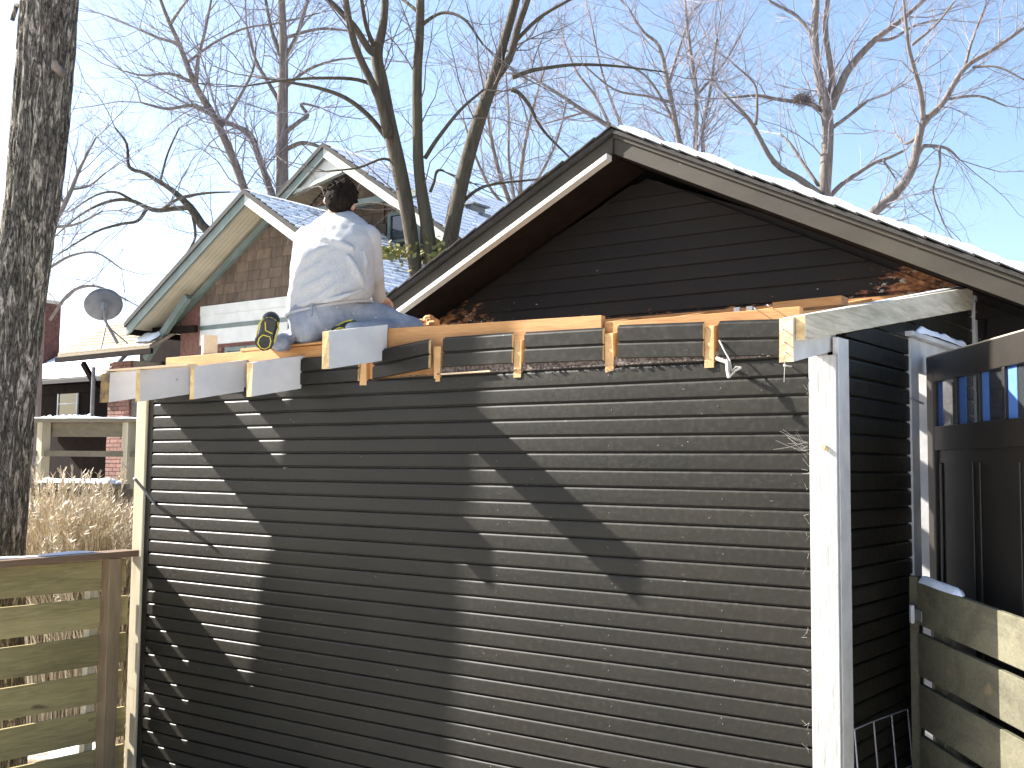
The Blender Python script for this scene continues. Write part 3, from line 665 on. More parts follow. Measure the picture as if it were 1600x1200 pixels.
def tree(name, label, D, limbs, bark, twig, seed, trunks=1, dens=1.0, lev=2, tl=1.3, up=.05, spread=.8, group=None, minr=.006, extra=None, ground=True, twr=.34):
    """limbs: lists of (px, py, radius_px[, depth offset]); the first `trunks` limbs run down to the ground"""
    rng = random.Random(seed); wl = []
    for li, lm in enumerate(limbs):
        pts = []; rad = []
        drift = rng.uniform(-spread, spread); n_ = len(lm)
        for i, q in enumerate(lm):
            off = q[3] if len(q) > 3 else (drift*(i/max(1, n_-1)) if li >= trunks else 0)
            Dq = D+off; pts.append(atd(q[0], q[1], Dq)); rad.append(max(q[2]*Dq/FPX, .004))
        wl.append((pts, rad))
    base = wl[0][0][0]; g0 = gz(base.x, base.y)-.1
    root = empty(name, (base.x, base.y, g0), label, 'tree', group)
    tm = MB(); tw = MB(); st = [0]
    for li, (pts, rad) in enumerate(wl):
        if li < trunks and ground:
            b0 = pts[0]; low = Vector((b0.x+(b0.x-pts[1].x)*.1, b0.y, g0)); pts = [low, low.lerp(b0, .5)]+pts; rad = [rad[0]*1.5, rad[0]*1.15]+rad
        sp_, sr = smooth_line(pts, rad, 4)
        mb2 = tm if li < trunks else MB()
        mb2.tube(sp_, sr, 10 if li < trunks else 7)
        if li >= trunks: mb2.build('limb', bark, root, smooth=True, fix=False)
        # twigs
        tot = sum((sp_[i+1]-sp_[i]).length for i in range(len(sp_)-1)); cnt = int(tot*dens*2.2)+2
        i0 = 8 if (li < trunks and ground) else 1
        for c_ in range(cnt):
            i = rng.randrange(min(i0, len(sp_)-2), len(sp_)-1); t = rng.random(); q = sp_[i].lerp(sp_[i+1], t)
            if q.z < 3.2: continue
            ax = (sp_[i+1]-sp_[i]).normalized(); o = Matrix.Rotation(rng.uniform(0, 6.283), 3, ax) @ ax.orthogonal().normalized()
            ang = rng.uniform(.5, 1.15); nd = (ax*math.cos(ang)+o*math.sin(ang)+Vector((0, 0, .15))).normalized()
            r = max(minr*.62, min(sr[i]*twr, tl*.0085)); grow(tw, q, nd, tl*rng.uniform(.5, 1.25), r, lev, rng, up, st)
        # a leading spray at the tip
        ax = (sp_[-1]-sp_[-3]).normalized()
        for c_ in range(2): grow(tw, sp_[-1], (ax+Vector((rng.gauss(0, .3), rng.gauss(0, .3), rng.gauss(0, .3)))).normalized(), tl*1.2, max(minr*.62, sr[-1]*.7), lev, rng, up, st)
    tm.build('trunk', bark, root, smooth=True, fix=False)
    if extra: extra(root, wl)
    o = tw.build('twigs', twig, root, fix=False); tag(o, kind='stuff'); TW[0] += st[0]
    return root
# T1: big furrowed trunk beside the fence (its shadow lies across the shed wall)
def big_trunk():
    D = 7.178; cl = [(-22, 1330), (-20, 1100), (-12, 860), (2, 700), (24, 500), (38, 400), (53, 300), (66, 150), (77, 0), (88, -200), (104, -520), (118, -900), (128, -1250)]
    wpx = [130, 106, 96, 91, 84, 82, 82, 84, 85, 83, 78, 66, 54]
    pts = [atd(x, y, D) for x, y in cl]; rad = [w_*D/FPX/2 for w_ in wpx]
    sp_, sr = smooth_line(pts, rad, 22)
    root = empty('tree', (pts[0].x, pts[0].y, gz(pts[0].x, pts[0].y)-.1), 'thick bare trunk with furrowed grey bark at the left edge', 'tree')
    mb = MB(); n = 110; k = len(sp_)
    for i in range(k):
        z = sp_[i].z
        for j in range(n):
            a = 2*math.pi*j/n; ca, sa = math.cos(a), math.sin(a)
            f = noise.noise((ca*9, sa*9, z*1.1)); f2 = noise.noise((ca*20, sa*20, z*2.6+7)); f3 = noise.noise((ca*1.5, sa*1.5, z*.9))
            f4 = noise.noise((ca*4, sa*4, z*7))
            rr = sr[i]*(1+.05*f3)-.075*max(0, .20-abs(f))-.030*max(0, .22-abs(f2))-.005*f4+.006*f2
            mb.v.append((sp_[i].x+ca*rr, sp_[i].y+sa*rr, z))
    for i in range(k-1):
        for j in range(n): a = i*n+j; b = i*n+(j+1)%n; mb.f.append((a, b, b+n, a+n)); mb.mi.append(0)
    mb.build('trunk', M['bark'], root, smooth=True, fix=False)
    # branch stub with a pale knot
    p = atd(88, 104, D-.19); MB().tube([p+Vector((-.03, .06, -.02)), p+Vector((.0, -.01, .0)), p+Vector((.04, -.03, .02))], [.03, .026, .012], 8).build('branch_stub', M['bark3'], root, smooth=True)
    rng = random.Random(21); tw = MB(); st = [0]
    # limbs high above the frame: they throw the soft branch shadows
    for (i, d, L, r) in [(-30, (.5, -.1, .75), 3.2, .075), (-14, (-.3, .5, .9), 3.0, .07), (-8, (.3, .4, .9), 2.6, .06), (-45, (-.6, -.3, .6), 2.4, .06)]:
        p = sp_[i]; dd = Vector(d).normalized(); pts2 = [p]; rr = [r]
        for q in range(6): dd = (dd+Vector((rng.gauss(0, .15), rng.gauss(0, .15), .08))).normalized(); pts2.append(pts2[-1]+dd*L/6); rr.append(r*(1-.12*(q+1)))
        MB().tube(pts2, rr, 7).build('limb', M['bark'], root, smooth=True, fix=False)
        for q in range(6): grow(tw, pts2[2+q % 5], (dd+Vector((rng.gauss(0, .5), rng.gauss(0, .5), .2))).normalized(), 1.3, .016, 1, rng, .04, st)
    p = atd(30, 14, D); MB().tube([p+Vector((.05, 0, .0)), atd(26, 8, D+.05), atd(19, 32, D+.05)], [.02, .016, .014], 6).build('limb', M['bark'], root, smooth=True)
    tag(tw.build('twigs', M['twig'], root, fix=False), kind='stuff')
big_trunk()
# T2: three-stemmed tree between garage and house
L2 = [[(650, 500, 10.5), (650, 430, 10), (637, 333, 11.5), (623, 261, 12), (607, 189, 11.5), (596, 126, 10), (589, 85, 9), (600, 30, 6), (604, -60, 5), (615, -160, 4)],
      [(678, 480, 11), (670, 373, 11), (655, 270, 8.5), (652, 180, 8), (652, 112, 7.5), (656, 45, 7), (658, -60, 6), (664, -180, 4)],
      [(690, 470, 12), (704, 373, 12), (715, 315, 11.5), (731, 247, 11), (751, 180, 10.5), (769, 130, 9.5), (787, 67, 7), (806, 0, 6.5), (830, -110, 4.5)],
      [(607, 215, 8, -.1), (590, 150, 6.5, -.2), (562, 90, 6, -.2), (549, 50, 5.5, -.3), (540, 0, 5, -.4), (530, -60, 4, -.4)],
      [(589, 85, 6.5), (576, 76, 6), (556, 45, 5.5), (540, 27, 5), (513, 0, 4), (470, -30, 3)],
      [(585, 75, 4), (572, 40, 3.4), (565, 0, 3), (560, -40, 2)],
      [(769, 130, 7), (796, 90, 6), (810, 40, 5.5), (824, 0, 5), (850, -90, 4)],
      [(605, 216, 4.5), (575, 180, 4), (540, 153, 3.5), (500, 138, 3), (460, 130, 2.4), (405, 121, 1.6)],
      [(598, 140, 3.6), (560, 125, 3), (510, 122, 2.6), (450, 125, 2), (380, 135, 1.4)],
      [(801, 121, 4), (828, 111, 3.5), (855, 106, 3), (900, 101, 2.6), (960, 103, 2), (1035, 112, 1.2)],
      [(799, 140, 3.6), (812, 146, 3.2), (828, 166, 3), (840, 190, 2.6), (855, 211, 2.2), (891, 247, 1.4)],
      [(664, 247, 3.6), (684, 216, 3.3), (720, 171, 2.6), (756, 140, 1.8)],
      [(672, 300, 2.5), (678, 285, 2.3), (682, 268, 2.2), (690, 266, 2), (694, 268, 1.6)],
      [(720, 318, 3.2), (745, 297, 2.6), (775, 287, 2.2), (840, 280, 1.6), (880, 272, 1)],
      [(625, 262, 2.6), (600, 248, 2.2), (560, 262, 1.8), (510, 268, 1.4)],
      [(640, 345, 2.2), (610, 322, 1.8), (570, 318, 1.4), (530, 330, 1.0)],
      [(800, 70, 3.4), (840, 30, 3), (880, 5, 2.4), (930, -20, 1.6)],
      [(657, 40, 3.2), (690, 20, 2.6), (725, 30, 2.2), (755, 70, 1.6)], [(655, 20, 3), (630, 0, 2.4), (600, -20, 2)]]
def ivy(root, wl):
    rng = random.Random(8); mb = MB()
    for k in range(620):
        if rng.random() < .3: c = atd(rng.uniform(598, 650), 394+rng.gauss(0, 6), 12.2+rng.uniform(-.3, .3))
        else: c = atd(690+rng.gauss(0, 18), 402+rng.gauss(0, 17), 12.2+rng.uniform(-.5, .4))
        s = rng.uniform(.02, .045); u = Vector((rng.gauss(0, 1), rng.gauss(0, 1), rng.gauss(0, 1))).normalized(); v = u.orthogonal().normalized()
        mb.add([c-u*s, c-v*s*.6+u*s*.1, c+u*s, c+v*s*.6+u*s*.1], [(0, 1, 2, 3)])
    tag(mb.build('ivy', M['leaf'], root, fix=False), kind='stuff')
tree('tree', 'dark three-stemmed bare tree rising between the garage and the house', 12, L2, M['bark2'], M['twig'], 31, trunks=3, dens=.42, lev=2, tl=1.05, spread=.5, extra=ivy, minr=.004)
# T3 / T4: behind the house on the left
tree('tree', 'tall straight bare tree behind the peak of the near house gable', 26, [[(441, 360, 10), (441, 306, 10), (441, 180, 9), (443, 90, 7), (440, 0, 5.5), (438, -90, 4)],
     [(450, 232, 4), (468, 224, 3.6), (486, 225, 3), (515, 235, 2.2), (545, 240, 1.2)], [(448, 205, 4), (470, 188, 3.4), (481, 180, 3), (470, 162, 2.4), (500, 168, 1.4)],
     [(440, 165, 3.6), (420, 130, 3), (400, 95, 2.6), (385, 40, 2)], [(443, 95, 4), (462, 60, 3.4), (475, 20, 3), (490, -30, 2)], [(440, 90, 4), (425, 50, 3), (415, 0, 2.4)],
     [(441, 140, 3), (480, 110, 2.4), (520, 95, 1.8), (560, 90, 1.2)], [(442, 60, 3), (500, 45, 2.2), (560, 50, 1.5)]],
     M['bark3'], M['twig_glare'], 41, 1, .7, 2, 2.1, minr=.006)
tree('tree', 'leaning two-stemmed bare tree behind the left rake of the near house', 26, [[(390, 340, 6.5), (380, 292, 6.5), (360, 238, 6.2), (333, 180, 5.8), (306, 135, 5), (279, 67, 3.6), (261, 27, 3), (240, -30, 2)],
     [(430, 340, 5.5), (423, 301, 5.5), (405, 247, 5.2), (391, 211, 4.8), (370, 198, 4), (345, 188, 3)],
     [(330, 175, 3.6), (300, 165, 3), (260, 170, 2.4), (220, 160, 1.6)], [(306, 135, 3.6), (310, 90, 3), (320, 50, 2.4), (330, 0, 1.8)], [(300, 128, 3), (265, 115, 2.4), (225, 118, 1.8), (190, 110, 1.2)],
     [(279, 67, 2.8), (250, 60, 2.2), (215, 45, 1.6)], [(345, 200, 3), (375, 150, 2.4), (395, 110, 2), (400, 70, 1.4)], [(265, 40, 2.6), (285, 10, 2), (310, -20, 1.5)],
     [(290, 100, 2.4), (330, 70, 2), (380, 45, 1.7), (440, 35, 1.4), (500, 20, 1)]],
     M['bark3'], M['twig_glare'], 42, 2, .75, 2, 2.1, minr=.005)
tree('tree', 'crooked bare tree arching left from behind the house eave', 25, [[(345, 400, 7), (315, 351, 7), (297, 324, 6), (270, 298, 4), (247, 283, 3.4), (225, 270, 3), (202, 261, 2.6), (198, 225, 2), (180, 200, 1.4)],
     [(297, 324, 4.5), (270, 326, 4), (240, 328, 3.6), (200, 312, 3), (160, 318, 2.4), (120, 340, 1.6), (85, 370, 1)], [(255, 326, 3), (280, 310, 2.6), (320, 302, 2), (360, 300, 1.2)],
     [(230, 325, 3), (215, 345, 2.6), (190, 350, 2.2), (150, 362, 1.8), (95, 395, 1.2)], [(205, 312, 2.4), (180, 300, 2), (150, 305, 1.6), (110, 330, 1)], [(250, 285, 2), (262, 240, 1.6), (280, 200, 1.2)],
     [(300, 330, 2.6), (305, 370, 2.2), (290, 400, 1.6)]],
     M['bark2'], M['twig_glare'], 43, 1, .62, 2, 1.65, minr=.004)
tree('tree', 'slender pale bare tree just right of the big trunk', 24, [[(66, 470, 5), (83, 360, 4.4), (98, 325, 4), (110, 300, 3.4), (122, 270, 2.8), (133, 247, 2), (150, 215, 1.3)],
     [(100, 320, 2.4), (90, 290, 2), (88, 255, 1.5), (95, 215, 1)], [(112, 296, 2.2), (140, 290, 1.8), (165, 270, 1.2)], [(86, 355, 2.4), (120, 350, 2), (160, 330, 1.4)], [(75, 420, 2.4), (110, 400, 2), (150, 395, 1.5), (190, 420, 1)],
     [(78, 500, 2.6), (105, 462, 2.6), (130, 448, 2.4), (160, 450, 1.8), (200, 470, 1.2)]],
     M['bark3'], M['twig_glare'], 44, 1, .9, 2, 1.5, minr=.004)
# right-hand trees beyond the garage ridge
def nest(root, wl):
    c = atd(1254, 156, 21.9); mb = MB(); rg = random.Random(6)
    for k in range(160):
        d = Vector((rg.gauss(0, 1), rg.gauss(0, 1), rg.gauss(0, .7))).normalized(); q = c+d*rg.uniform(.05, .17); t = Vector((rg.gauss(0, 1), rg.gauss(0, 1), rg.gauss(0, .5))).normalized()*.14
        mb.tube([q-t, q+t], [.006, .004], 3)
    o = mb.build('bird_nest', M['twig'], None, fix=False); tag(o, 'untidy twig nest lodged on a side branch of the tall right tree', 'nest')
tree('tree', 'tall bare tree with a nest beyond the right garage roof', 22, [[(1288, 420, 11), (1288, 312, 10), (1292, 244, 9.5), (1293, 195, 9.5), (1289, 161, 9), (1277, 107, 6.5), (1273, 49, 5.5), (1276, 0, 5), (1280, -80, 4)],
     [(1293, 175, 7), (1300, 135, 6), (1297, 100, 5), (1290, 49, 4.6), (1293, 0, 4), (1300, -80, 3)], [(1298, 170, 7), (1312, 137, 6.5), (1327, 107, 6), (1366, 63, 5), (1405, 34, 4), (1444, 0, 3.2), (1490, -40, 2)],
     [(1283, 172, 4), (1268, 163, 3.8), (1254, 160, 3.6), (1215, 155, 3), (1181, 149, 2.6), (1132, 154, 1.6)], [(1281, 304, 6, -.1), (1250, 280, 5), (1210, 254, 4.4), (1176, 195, 3.4), (1160, 175, 2.8), (1130, 145, 1.8)],
     [(1296, 308, 4), (1315, 288, 3.8), (1337, 273, 3.4), (1365, 255, 3), (1390, 246, 2.6), (1415, 234, 2)], [(1279, 290, 3), (1255, 255, 2.6), (1235, 225, 2.2), (1220, 210, 1.5)], [(1300, 200, 3.2), (1325, 182, 2.8), (1355, 158, 2.6)],
     [(1366, 63, 3), (1395, 60, 2.4), (1430, 40, 2), (1470, 30, 1.3)], [(1273, 60, 3.2), (1245, 25, 2.6), (1215, 8, 2), (1180, -10, 1.5)], [(1181, 195, 2.6), (1183, 165, 2.2), (1178, 130, 1.8), (1140, 95, 1.2)], [(1380, 250, 2), (1390, 265, 1.7), (1400, 280, 1.2)]],
     M['bark3'], M['twig_glare'], 51, 1, .7, 2, 1.75, extra=nest, minr=.005)
tree('tree', 'bare tree with a sweeping limb over the right end of the garage roof', 20, [[(1330, 400, 9), (1359, 339, 8), (1400, 302, 7.5), (1425, 263, 7), (1437, 210, 6), (1444, 190, 5.5), (1473, 161, 4.6), (1507, 107, 4), (1551, 78, 3.2), (1600, 44, 2.4), (1660, 0, 2)],
     [(1443, 190, 4.5), (1439, 146, 4), (1428, 105, 3.4), (1420, 73, 3), (1415, 29, 2.4), (1410, -20, 1.8)], [(1425, 262, 4), (1440, 232, 3.6), (1452, 228, 3), (1480, 232, 2.2), (1500, 250, 1.4)], [(1468, 232, 2.2), (1468, 260, 1.8), (1458, 300, 1.5), (1475, 350, 1)],
     [(1507, 107, 2.6), (1520, 60, 2.2), (1540, 10, 1.6)], [(1425, 70, 2.6), (1450, 50, 2.2), (1470, 30, 1.8), (1500, -10, 1.2)], [(1480, 155, 2.4), (1530, 150, 2), (1570, 165, 1.3)], [(1520, 105, 2.2), (1560, 105, 1.7), (1610, 130, 1.1)], [(1437, 210, 2.4), (1415, 225, 2), (1400, 210, 1.4)]],
     M['bark3'], M['twig_glare'], 52, 1, .95, 2, 1.5, minr=.0045, up=-.03)
tree('tree', 'clump of slim upright bare stems behind the garage peak', 34, [[(1068, 300, 4.5), (1064, 239, 4.5), (1055, 190, 4.2), (1044, 132, 3.8), (1030, 73, 3), (1005, 49, 2), (980, 10, 1.4)], [(1086, 300, 4), (1086, 244, 4), (1088, 146, 3.4), (1078, 73, 2.6), (1070, 0, 2)],
     [(1104, 300, 3.6), (1100, 251, 3.6), (1098, 200, 3), (1110, 140, 2.4), (1120, 60, 1.8)], [(1060, 210, 2.8), (1040, 165, 2.4), (1010, 120, 2), (970, 95, 1.4)], [(1044, 132, 2.6), (1060, 80, 2), (1080, 20, 1.5)], [(1050, 160, 2.4), (1010, 150, 2), (960, 140, 1.6), (910, 100, 1.2)], [(1088, 150, 2.4), (1130, 100, 1.8), (1160, 50, 1.2)]],
     M['bark3'], M['twig_glare'], 53, 3, .85, 2, 2.5, minr=.007)
tree('tree', 'bushy bare tree with a fan of fine stems behind the dark three-stemmed tree', 38, [[(815, 420, 4.5), (800, 330, 4), (780, 270, 3.4), (765, 200, 2.6), (760, 120, 1.8)], [(830, 420, 4), (815, 330, 3.6), (815, 260, 3), (830, 180, 2.2), (850, 110, 1.5)], [(800, 330, 3), (770, 300, 2.6), (745, 250, 2.2), (725, 190, 1.5)], [(810, 320, 3), (840, 280, 2.4), (870, 220, 1.8), (885, 160, 1.2)], [(805, 320, 2.6), (795, 250, 2.2), (795, 180, 1.8), (790, 110, 1.2)], [(815, 300, 2.4), (850, 300, 2), (900, 270, 1.2)]],
     M['bark3'], M['twig_glare'], 54, 2, .78, 2, 2.3, minr=.007, up=.12)
tree('tree', 'bare tree with long arching branches in front of the sky above the garage peak', 40, [[(1010, 330, 5.5), (1005, 245, 5), (985, 225, 4.6), (955, 200, 4), (915, 175, 3.4), (870, 145, 2.6), (830, 120, 1.8)], [(955, 200, 2.6), (930, 150, 2.2), (900, 110, 1.8), (880, 60, 1.2)], [(985, 225, 2.6), (960, 170, 2.2), (940, 110, 1.8), (925, 40, 1.3)], [(915, 175, 2), (880, 185, 1.6), (845, 195, 1)]],
     M['bark3'], M['twig_glare'], 55, 1, .6, 2, 3.0, minr=.009)
print('twig branches', TW[0])
# ================================================================== HOUSE
house = empty('house', (-12, 10, .4), 'bungalow with teal-trimmed nested gables and thin snow on its roofs', 'house')
AX, AZ, AS, AW = -11.97, 5.93, .63, 3.0       # front gable (rake plane Y = 7)
def gl(x, ax, az, s): return az-abs(x-ax)*s
def slab(name, ax, az, s, sd, w_, d0, d1, y0, y1, mt, parent, x0=0.0):
    xa, xb = ax+sd*x0, ax+sd*w_; v = []
    for y in (y0, y1): v += [(xa, y, gl(xa, ax, az, s)+d0), (xb, y, gl(xb, ax, az, s)+d0), (xb, y, gl(xb, ax, az, s)+d1), (xa, y, gl(xa, ax, az, s)+d1)]
    return MB().add(v, [(0,1,2,3),(7,6,5,4),(0,4,5,1),(1,5,6,2),(2,6,7,3),(3,7,4,0)]).build(name, mt, parent)
def courses(name, ax, az, s, sd, w_, dz, y0, y1, mt, parent, pitch=.13):
    """stepped shingle courses on one slope, joined: each course is a few pixels"""
    mb = MB(); n = int(w_/pitch); ny = max(6, int((y1-y0)/.28))
    for k in range(n):
        xa, xb = ax+sd*(w_*k/n), ax+sd*(w_*(k+1)/n+.02); za, zb = gl(xa, ax, az, s)+dz, gl(xb, ax, az, s)+dz+.028
        for j in range(ny):
            ya, yb = ln(y0, y1, j/ny)+.004, ln(y0, y1, (j+1)/ny)-.004; o = rnd.uniform(-.004, .004)
            mb.add([(xa, ya, za), (xb, ya, zb+o), (xb, yb, zb+o), (xa, yb, za), (xb, ya, zb+o-.03), (xb, yb, zb+o-.03)], [(0,1,2,3), (1,4,5,2)])
    o = mb.build(name, mt, parent, fix=False); tag(o, kind='stuff'); return o
# walls
MB().prism([(AX-2.35, .2), (AX+2.35, .2), (AX+2.35, 4.30), (AX, 5.78), (AX-2.35, 4.30)], 7.6, 9.6).build('wall', M['brick'], house)
for sd in (-1, 1):
    slab('roof_slope', AX, AZ, AS, sd, AW+.03, .0, .085, 6.93, 9.8, M['shingle'], house)
    if sd > 0: courses('roof_courses', AX, AZ, AS, sd, AW, .087, 6.94, 9.8, M['snow_roof'], house)
    slab('rake_board', AX, AZ, AS, sd, AW, -.16, -.001, 6.96, 7.01, M['teal'] if sd < 0 else M['pale_teal'], house)
    slab('soffit', AX, AZ, AS, sd, AW-.02, -.075, -.03, 7.012, 7.6, M['cream'], house)
    slab('frieze', AX, AZ, AS, sd, 2.5, -.30, -.17, 7.50, 7.585, M['teal'], house, .02)
MB().box((AX-AW-.03, 7.0, 4.0-.1), (AX-AW+.06, 9.8, 4.0)).build('gutter', M['dark_wood'], house)
# soffit boards seen as separate strips
for k in range(7):
    y = 7.02+k*.083
    slab('soffit_board', AX, AZ, AS, -1, AW-.03, -.083, -.0755, y, y+.076, M['cream'], house, .12)
# shakes on the front gable
sh_m = {}
row = 0; z = 4.36
while z < 5.5:
    half = (AZ-.28-z)/AS-.12; x = AX-half-.1*rnd.random()
    while x < AX+half:
        w_ = rnd.choice((.2, .26, .3, .36)); w_ = round(w_, 2); xe = min(x+w_, AX+half)
        if xe-x > .05 and z+.17 < gl((x+xe)/2, AX, AZ, AS)-.2:
            MB().add([(x+.004, 7.555, z), (xe-.004, 7.555, z), (xe-.004, 7.575, z+.175), (x+.004, 7.575, z+.175), (x+.004, 7.599, z), (xe-.004, 7.599, z), (xe-.004, 7.599, z+.175), (x+.004, 7.599, z+.175)],
                     [(0,1,2,3),(7,6,5,4),(0,4,5,1),(1,5,6,2),(2,6,7,3),(3,7,4,0)]).build('shake', M['shake'], house)
        x = xe
    z += .165
# belt boards, teal strip, brick beside them
MB().box((AX-1.75, 7.53, 4.19), (AX+2.35, 7.598, 4.35)).build('belt_board', M['belt'], house)
MB().box((AX-1.75, 7.54, 4.02), (AX+.42, 7.598, 4.188)).build('belt_board', M['belt'], house)
MB().box((AX-1.75, 7.535, 3.945), (AX+.42, 7.598, 4.018)).build('belt_strip', M['teal'], house)
MB().box((AX-1.75, 7.54, 3.69), (AX+.42, 7.598, 3.943)).build('belt_board', M['belt'], house)
brick_me = MB().box((0, 0, 0), (.205, .05, .062)).mesh('brick', M['brick'])
def bricks(x0, x1, z0, z1, y, parent):
    r = 0; z = z0
    while z+.06 < z1:
        x = x0-(.11 if r % 2 else 0)
        while x < x1:
            if x > x0-.02 and x+.2 < x1+.02: place('brick', brick_me, (x, y+rnd.uniform(-.003, .003), z), parent)
            else:
                a, b = max(x, x0), min(x+.205, x1)
                if b-a > .04: MB().box((a, y, z), (b, y+.05, z+.062)).build('brick', M['brick'], parent)
            x += .215
        z += .072; r += 1
bricks(AX+.44, AX+1.5, 3.62, 4.18, 7.56, house)
bricks(AX-1.72, AX-1.2, 3.35, 3.68, 7.56, house)
# window band under the belt
def window(x0, x1, z0, z1, y, parent, fr='teal', fw=.07):
    f = MB(); f.box((x0, y-.05, z0), (x0+fw, y, z1)); f.box((x1-fw, y-.05, z0), (x1, y, z1)); f.box((x0+fw, y-.05, z1-fw), (x1-fw, y, z1)); f.box((x0+fw, y-.05, z0), (x1-fw, y, z0+fw)); zm = (z0+z1)/2; f.box((x0+fw, y-.045, zm-fw*.35), (x1-fw, y, zm+fw*.35))
    o = f.build('window', M[fr], parent); MB().box((x0+fw, y-.02, z0+fw), (x1-fw, y-.005, z1-fw)).build('pane', M['glass'], o); return o
for k in range(3): window(AX-1.1+k*.52, AX-.6+k*.52, 2.2, 3.62, 7.598, house)
window(AX-.1+.6, AX+1.0, 2.2, 3.5, 7.598, house)
# knee braces
MB().beam((-14.86, 7.3, 3.5), (-13.75, 7.3, 4.5), .09, .12).build('brace_strut', M['teal'], house)
MB().beam((AX-2.85, 7.42, 3.99), (AX-1.7, 7.42, 3.96), .08, .12).build('tie_beam', M['dark_wood'], house)
MB().box((AX-4.5, 8.3, .3), (AX-2.351, 8.44, 4.0)).build('wall', M['dark_wood'], house)
# rear, higher gable (rake plane Y = 9)
BX, BZ, BS, BW = -12.32, 7.22, .66, 4.4
MB().prism([(BX-3.7, .4), (BX+3.7, .4), (BX+3.7, 4.6), (BX, BZ-.1), (BX-3.7, 4.6)], 9.62, 22).build('wall', M['shake'], house)
for sd in (-1, 1):
    slab('roof_slope', BX, BZ, BS, sd, BW, .0, .085, 8.93, 22.5, M['shingle'], house)
    if sd > 0: courses('roof_courses', BX, BZ, BS, sd, BW, .087, 8.94, 22.5, M['snow_roof_far'], house, .18)
    slab('rake_board', BX, BZ, BS, sd, BW, -.17, -.001, 8.96, 9.01, M['teal'] if sd < 0 else M['pale_teal'], house)
    slab('soffit', BX, BZ, BS, sd, BW-.02, -.075, -.03, 9.012, 9.62, M['cream'], house)
MB().prism([(BX-.78, BZ-.62), (BX+.40, BZ-.42), (BX, BZ-.13)], 9.06, 9.14).build('peak_panel', M['belt'], house)
MB().beam((BX-.80, 9.05, BZ-.68), (BX+.42, 9.05, BZ-.46), .1, .06).build('peak_bracket', M['pale_teal'], house)
wd = window(BX+1.0, BX+1.75, 5.0, 6.05, 9.6, house); MB().box((BX+1.68, 9.50, 4.9), (BX+1.80, 9.549, 6.15)).build('casing', M['teal'], house)
MB().beam((BX-.4, 9.3, 6.22), (BX+1.9, 9.3, 6.22), .1, .12).build('tie_beam', M['teal'], house)
# shakes on the rear gable
z = 4.75
while z < 6.2:
    x = BX+.1
    while x < BX+2.6:
        w_ = rnd.choice((.22, .28, .34)); xe = x+w_
        if z+.2 < gl(xe, BX, BZ, BS)-.25 and not (x < BX+1.85 and xe > BX+.95 and z < 6.1 and z > 4.85):
            MB().box((x+.004, 9.585, z), (xe-.004, 9.615, z+.182)).build('shake', M['shake'], house)
        x = xe
    z += .19
# roof vent hood on the far slope
vY = 12.4; c = atd(737, 326, 14.9); 
d = ray(737, 326); 
t0 = None
for k in range(600):
    q = CAM+d*(10+k*.04)
    if q.y > 9 and q.z < gl(q.x, BX, BZ, BS)+.10: t0 = q; break
if t0 is None: t0 = c
vm = MB(); vm.box((t0.x-.16, t0.y-.2, t0.z-.1), (t0.x+.16, t0.y+.2, t0.z+.02)); vm.box((t0.x-.2, t0.y-.25, t0.z+.022), (t0.x+.24, t0.y+.25, t0.z+.055))
vm.box((t0.x+.16, t0.y-.05, t0.z-.22), (t0.x+.3, t0.y+.2, t0.z-.12)); vm.build('roof_vent', M['metal'], house)

# ---- side porch with tan shingles, brick pier, window
porch = empty('side_porch', (-15.6, 7.4, .3), 'low tan-shingled porch roof on a brick pier left of the gable', 'porch')
ex0, ex1 = -17.1, -14.35
c1 = onY(176, 504, 8.0); c2 = onY(320, 494, 8.0); zb_ = (c1.z+c2.z)/2
pr_ = MB().add([(ex0, 7.0, 3.66), (ex1, 7.0, 3.66), (c2.x, 8.0, zb_), (c1.x, 8.0, zb_), (ex0, 7.0, 3.60), (ex1, 7.0, 3.60), (c2.x, 8.0, zb_-.06), (c1.x, 8.0, zb_-.06)], [(0,1,2,3),(7,6,5,4),(0,4,5,1),(1,5,6,2),(2,6,7,3),(3,7,4,0)]).build('porch_roof', M['tan_shingle'], porch)
mb = MB()
for k in range(9):
    t, t2 = k/9, (k+1)/9+.012; ya, yb = ln(7.0, 8.0, t), ln(7.0, 8.0, t2); za, zb = ln(3.672, zb_+.012, t), ln(3.672, zb_+.012, t2); xa, xe_ = ln(ex0, c1.x, t), ln(ex1, c2.x, t)
    x = xa
    while x < xe_-.01:
        xe = min(x+rnd.choice((.18, .24, .3)), xe_); o = rnd.uniform(-.004, .004)
        mb.add([(x+.004, ya, za+.022+o), (xe-.004, ya, za+.022+o), (xe-.004, yb, zb), (x+.004, yb, zb), (x+.004, ya, za-.005), (xe-.004, ya, za-.005)], [(0,1,2,3), (4,5,1,0)]); x = xe
tag(mb.build('shingle_courses', M['tan_shingle'], pr_, fix=False), kind='stuff')
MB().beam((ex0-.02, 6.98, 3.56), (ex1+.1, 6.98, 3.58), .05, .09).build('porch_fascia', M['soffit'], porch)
snow_strip('snow', (ex0+.5, 7.05, 3.70), (ex1, 7.05, 3.70), .08, .03, pr_, 6, side=Vector((0, .8, .6)))
snow_strip('snow', (ex1-.65, 7.22, 3.86), (ex1-.05, 7.2, 3.85), .3, .05, pr_, 7, side=Vector((0, .8, .6)))
MB().box((-15.92, 7.345, .2), (-15.32, 7.9, 3.5)).build('pier_core', M['mortar'], porch)
bricks(-15.94, -15.30, 1.4, 3.5, 7.30, porch)
MB().box((-15.1, 8.45, .3), (-13.9, 8.6, 3.5)).build('porch_wall', M['dark_wood'], porch)
window(-15.05, -14.3, 2.3, 3.4, 8.448, porch, 'teal', .09)
